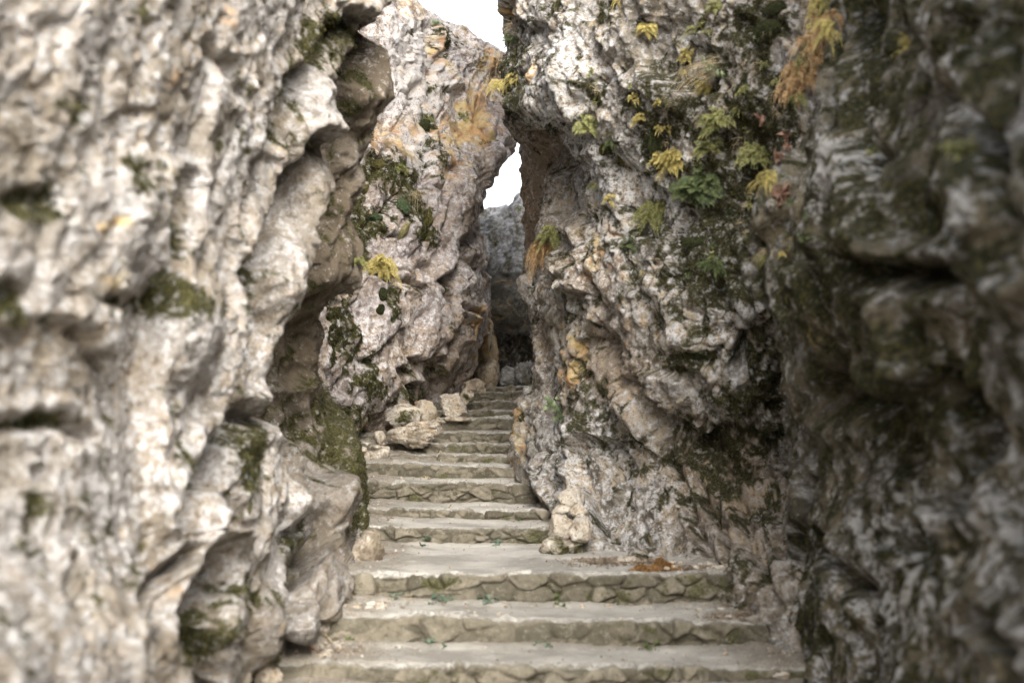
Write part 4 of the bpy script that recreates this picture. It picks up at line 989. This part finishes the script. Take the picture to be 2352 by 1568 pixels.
# short shaggy moss growing on the mossy patches of the rock
def fuzz(V, N, m, count, L, mats, label, seed):
    u, v, d = project(V); rng = np.random.default_rng(seed)
    ok = np.nonzero((m > .55) & (u > -20) & (u < 2370) & (v > -20) & (v < 1590) & (V[:, 1] > 1.5))[0]
    if len(ok) < 50: return
    N = N * np.sign(((CAM - V) * N).sum(-1))[:, None]
    for q, mt in enumerate(mats):
        k = rng.choice(ok, count // len(mats))
        p = V[k] + rng.normal(size=(len(k), 3)) * .004
        dr = N[k] * .8 + rng.normal(size=(len(k), 3)) * .55 + np.array([0, 0, -.45]); dr /= np.linalg.norm(dr, axis=1, keepdims=True)
        sd = np.cross(dr, rng.normal(size=(len(k), 3))); sd /= np.linalg.norm(sd, axis=1, keepdims=True)
        l = (L * rng.uniform(.4, 1.2, len(k)))[:, None]; w = l * .16
        mdl = p + dr * l * .5; tip = p + dr * l + np.array([0, 0, -1.]) * l * .3
        W = np.stack([p - N[k] * .004, mdl - sd * w, tip, mdl + sd * w], 1).reshape(-1, 3)
        o = mesh_from('moss', W, np.arange(len(W)).reshape(-1, 4), M[mt], smooth=False)
        tag(o, label[q], 'moss', kind='stuff')
for (lb, V_, N_, m_), (cnt, L_, lab) in zip(FUZZ, [(16000, .022, ['dark shaggy moss in the hollows of near left rock', 'olive shaggy moss in the hollows of near left rock']),
        (9000, .022, ['dark shaggy moss on the dark near right rock', 'olive shaggy moss on the dark near right rock']),
        (36000, .021, ['dark shaggy moss in patches over the right rock', 'olive shaggy moss in patches over the right rock']),
        (22000, .024, ['dark shaggy moss on the tall pale rock', 'olive shaggy moss on the tall pale rock'])]):
    fuzz(V_, N_, m_, cnt, L_, ['moss_dark', 'moss_olive'], lab, 7)

# small weeds rooted in the mossy cracks of the right rock, among the ferns
_V, _N, _m = FUZZ[2][1:]; _u, _v, _d = project(_V)
_ok = np.nonzero((_m > .6) & (_u > 1330) & (_u < 1850) & (_v > 5) & (_v < 640))[0]
_rng = np.random.default_rng(12); _ks = _rng.choice(_ok, 60)
for q, k in enumerate(_ks):
    x, y = float(_u[k]), float(_v[k])
    if q % 3 == 0: fern(x, y, float(_rng.uniform(14, 26)), ('f_lime', 'f_yellow', 'f_green')[q // 3 % 3], 'little fern tuft in a mossy crack among the larger ferns', n=6, seed=500 + q, droop=.7, group='little fern tufts in the cracks of right rock')
    elif q % 3 == 1: grass(x, y, float(_rng.uniform(20, 46)), 16, 'f_straw', 'wisp of dry grass among the ferns of the right rock', 500 + q, droop=1.0, group='wisps of dry grass on the right rock')
    else: herb(x, y, float(_rng.uniform(14, 26)), 9, ('f_green', 'f_lime')[q % 2], 'tiny leafy weed in a mossy crack of the right rock', 500 + q, name='weed', group='tiny weeds in the cracks of right rock', wl=.6)

# curled dry leaves caught on the rock
for k, (x, y, s, lb) in enumerate([(1746, 278, 34, 'pink brown dry leaf, highest of the caught leaves'), (1806, 312, 34, 'dry leaf folded, right above the middle caught leaf'),
                                   (1790, 362, 32, 'rust brown curled leaf, middle of the caught leaves'), (1797, 447, 56, 'large pink brown dry leaf, lowest and biggest on right rock'), (1812, 340, 26, 'narrow dry leaf hanging between the folded and curled leaves')]):
    loc = locate(x, y)
    if loc is None: continue
    p, nn, d = loc; nn = nrm(CAM - p) * .6 + nn * .5; nn = nrm(nn); S = Soup(); s_ = d / F; rng = random.Random(k + 3)
    a = nrm(np.cross(nn, np.array([0, 0, 1.0]))); b = nrm(np.cross(a, nn)); p = p + nn * .03
    tilt_ = rng.uniform(-.6, .6); a, b = a * math.cos(tilt_) + b * math.sin(tilt_), b * math.cos(tilt_) - a * math.sin(tilt_)
    ring = []
    for j in range(21):
        t = j / 20 * 2 * math.pi; lobe = .8 + .2 * math.sin(3 * t + k) + rng.uniform(-.22, .15)
        rr = s * s_ * .55 * lobe; ring.append((a * math.sin(t) * rr * .8 - b * math.cos(t) * rr, rr))
    ring[-1] = ring[0]
    for (q0, r0), (q1, r1) in zip(ring[:-1], ring[1:]):
        z0 = nn * r0 * (.9 * math.sin(23 * r0 / s_ / s) + .3); z1 = nn * r1 * (.9 * math.sin(23 * r1 / s_ / s) + .3)
        S.quad(p, p + q0 * .55 + z0 * .2, p + q0 + z0, p + q0 * .8 + q1 * .2 + z0); S.quad(p, p + q0 * .5 + z0 * .2, (p + q0 + z0), p + q1 + z1)
    tag(S.build('dry_leaf', M['dryleaf'], tuple(p)), lb, 'leaf', 'dry leaves caught on the right rock')

# weeds rooted at the foot of the risers
UP = np.array([0, 0, 1.0])
def stairpt(px, i, back=.0):
    """point at the foot of riser i (on the tread below it)"""
    st = ST_[i]; Y = st[2] - .03 - back; x = (px - 1176) / F * Y
    z = float(edge_z(ST_[i - 1], np.array([x]))[0]) + .02
    p = np.array([x, Y, z]); return p, nrm(np.array([0, -.5, 1.0])), Y
WL = [(905, 7, 'f_blue', 'bluish weed on the second riser below the rubble'), (975, 4, 'f_blue', 'blue green weed at foot of first riser above the landing'), (1130, 4, 'f_blue', 'dark weed under the mossy riser above landing'),
      (850, 4, 'f_green', 'green weed beside the tan boulder at landing left'), (905, 3, 'f_blue', 'bluish weed at the left foot of the landing riser'), (1010, 3, 'f_blue', 'bluish weed second along the foot of landing riser'),
      (1120, 3, 'f_blue', 'bluish weed in the middle foot of landing riser'), (1290, 3, 'f_green', 'green weed right of middle at landing riser foot'), (790, 2, 'f_green', 'small green weed at the left foot of second riser'),
      (1005, 2, 'f_blue', 'bluish weed left of middle at the second riser foot'), (1240, 2, 'f_blue', 'bluish weed in the middle of second riser foot'), (1490, 2, 'f_green', 'tall dark green weed on the right half of second riser'),
      (1180, 5, 'f_green', 'green weed on riser between rock edge and upper landing'), (1100, 9, 'f_green', 'tiny green weed on the middle riser of upper flight')]
for k, (x, i, mt, lb) in enumerate(WL):
    herb(0, 0, 46 if i < 5 else 26, 11, mt, lb, 30 + k, world=stairpt(x, i), name='weed', cat='plant', group='weeds rooted in the stairs', wl=.6)
for k, (x, i, lb) in enumerate([(980, 7, 'straw blades on the riser above the wide middle step'), (1010, 9, 'dry grass tuft beside the low crumbly rock'), (900, 8, 'dry grass tuft below the upright tan block'), (940, 3, 'straw stalks lying at left foot of landing riser'),
                               (820, 3, 'dry grass at the left rock foot under landing'), (1560, 3, 'thin dry stalks at the right foot of landing riser'), (1180, 9, 'dry grass by the rock edge on the upper flight')]):
    w = stairpt(x, i); grass(0, 0, 46 if i < 5 else 30, 26, 'f_straw', lb, 70 + k, world=w, droop=.5, group='grass tufts on the stairs')

# dry clump of rusty moss and the litter beside it
def on_tread(px, i, Y):
    x = (px - 1176) / F * Y
    return np.array([x, Y, float(edge_z(ST_[i], np.array([x]))[0]) + .015])
def clump(px, i, Y, w, h, n, mat, label, name, cat, seed, kind=None, flat=.3):
    p = on_tread(px, i, Y); s = Y / F; rng = random.Random(seed); S = Soup()
    for k in range(n):
        u = rng.gauss(0, .42); v = rng.gauss(0, .4)
        hh = h * s * math.exp(-(u * u + v * v) * 1.3) * rng.uniform(.1, 1) * (1 + .2 * math.sin(u * 5 + seed))
        c = p + np.array([u * w * s * .5, v * w * s * .35, hh])
        a = nrm(np.array([rng.uniform(-1, 1), rng.uniform(-1, 1), rng.uniform(-.4, .8)])); b = nrm(np.cross(a, np.array([rng.uniform(-1, 1), rng.uniform(-1, 1), rng.uniform(-1, 1)])))
        L = rng.uniform(.006, .014) * (1 if kind is None else 1.5); W = L * flat
        S.quad(c - a * L, c - b * W, c + a * L, c + b * W)
    o = S.build(name, M[mat], tuple(p)); tag(o, label, cat, kind=kind); return o
clump(1520, 3, 7.68, 66, 26, 5500, 'rust', 'rust brown heap of dry moss on the landing edge', 'dry_moss', 'moss', 3)
clump(1476, 3, 7.66, 56, 14, 2500, 'rust', 'low rust brown moss spilling left from the heap', 'dry_moss', 'moss', 4)
clump(1620, 3, 7.72, 170, 8, 520, 'litter', 'brown leaf litter at the right of the landing', 'leaf_litter', 'litter', 5, kind='stuff', flat=.5)
clump(1690, 2, 7.1, 200, 8, 1140, 'litter', 'brown litter at the right end of second lowest tread', 'leaf_litter', 'litter', 6, kind='stuff')
clump(800, 2, 7.15, 190, 6, 1050, 'litter', 'dry litter at the left end of second lowest tread', 'leaf_litter', 'litter', 7, kind='stuff')
clump(1790, 1, 6.65, 130, 10, 900, 'litter', 'dark litter round the pinkish stone in right corner', 'leaf_litter', 'litter', 8, kind='stuff')
clump(760, 1, 6.65, 220, 7, 1260, 'litter', 'dry litter at the left end of lowest visible tread', 'leaf_litter', 'litter', 9, kind='stuff')
clump(870, 3, 8.6, 120, 8, 900, 'litter', 'dead leaves and soil at the left side of the landing', 'leaf_litter', 'litter', 10, kind='stuff')
clump(1420, 3, 8.15, 260, 8, 1300, 'litter', 'dead leaves and soil along the rock foot right of the landing', 'leaf_litter', 'litter', 11, kind='stuff')
# long bent straw twigs at the left
for k, (x0, i0, Y0, x1, Y1, lb) in enumerate([(752, 1, 6.85, 850, 6.72, 'long bent straw twig on the left of the lowest tread'), (800, 2, 7.42, 900, 7.4, 'pale twig at the foot of landing riser on left')]):
    a = on_tread(x0, i0, Y0) + UP * .06; b = on_tread(x1, i0, Y1) + UP * .015; S = Soup()
    for j in range(8):
        t0, t1 = j / 8, (j + 1) / 8
        q0 = a + (b - a) * t0 + DOWN * .05 * math.sin(t0 * math.pi); q1 = a + (b - a) * t1 + DOWN * .05 * math.sin(t1 * math.pi)
        for c, s in ((0, 1), (1, 0)):
            w = np.array([0, s, c]) * .004
            S.quad(q0 - w, q0 + w, q1 + w, q1 - w)
    tag(S.build('twig', M['f_straw'], tuple(a)), lb, 'twig')
lf = on_tread(705, 1, 6.6); S = Soup(); leaf_blade(S, lf + UP * .03, np.array([1., 0, 0]), np.array([0, 1., 0]), UP, .07, .06); tag(S.build('dry_leaf', M['dryleaf'], tuple(lf)), 'orange fallen leaf on the ground left of the lowest tread', 'leaf')
grass(0, 0, 110, 60, 'f_straw', 'dry brown grass at the foot of near left rock', 95, world=(on_tread(600, 1, 6.0), nrm(np.array([.2, -.4, 1])), 6.0), droop=.6, group='grass tufts on the stairs')

# ------------------------------------------------------------------ light, camera
SUN_DIR = np.array([0.22, -1.0, 0.66]); SUN_DIR = SUN_DIR / np.linalg.norm(SUN_DIR)
w = bpy.data.worlds.new("World"); scene.world = w; w.use_nodes = True
nt = w.node_tree; bg = nt.nodes['Background']
sky = nt.nodes.new('ShaderNodeTexSky'); sky.sky_type = 'NISHITA'; sky.sun_disc = False
sky.sun_elevation = math.asin(SUN_DIR[2]); sky.sun_rotation = math.atan2(SUN_DIR[0], SUN_DIR[1])
sky.air_density = 1.0; sky.dust_density = 5.0; sky.ozone_density = 1.0
hs = nt.nodes.new('ShaderNodeHueSaturation'); hs.inputs['Saturation'].default_value = 0.32
nt.links.new(sky.outputs[0], hs.inputs['Color']); nt.links.new(hs.outputs[0], bg.inputs['Color'])
bg.inputs['Strength'].default_value = 0.15
sd = bpy.data.lights.new('sun', 'SUN'); sd.energy = 0.95; sd.angle = math.radians(40); sd.color = (1.0, 0.97, 0.93)
so = bpy.data.objects.new('sun', sd); COL.objects.link(so)
so.rotation_euler = Vector(SUN_DIR).to_track_quat('Z', 'Y').to_euler(); so.location = (3, -5, 9)

cd = bpy.data.cameras.new('camera'); cam = bpy.data.objects.new('camera', cd); COL.objects.link(cam)
cd.lens = 50; cd.sensor_width = 36; cd.clip_end = 500; cd.clip_start = 0.05
cam.location = (0, 0, CZ); cam.rotation_euler = (math.pi / 2 + TH, 0, 0)
cd.dof.use_dof = True; cd.dof.focus_distance = 12.3; cd.dof.aperture_fstop = 1.9
scene.camera = cam
scene.view_settings.view_transform = 'Standard'; scene.view_settings.look = 'None'
scene.view_settings.exposure = 1.93; scene.view_settings.gamma = 1
scene.cycles.max_bounces = 6; scene.cycles.diffuse_bounces = 4
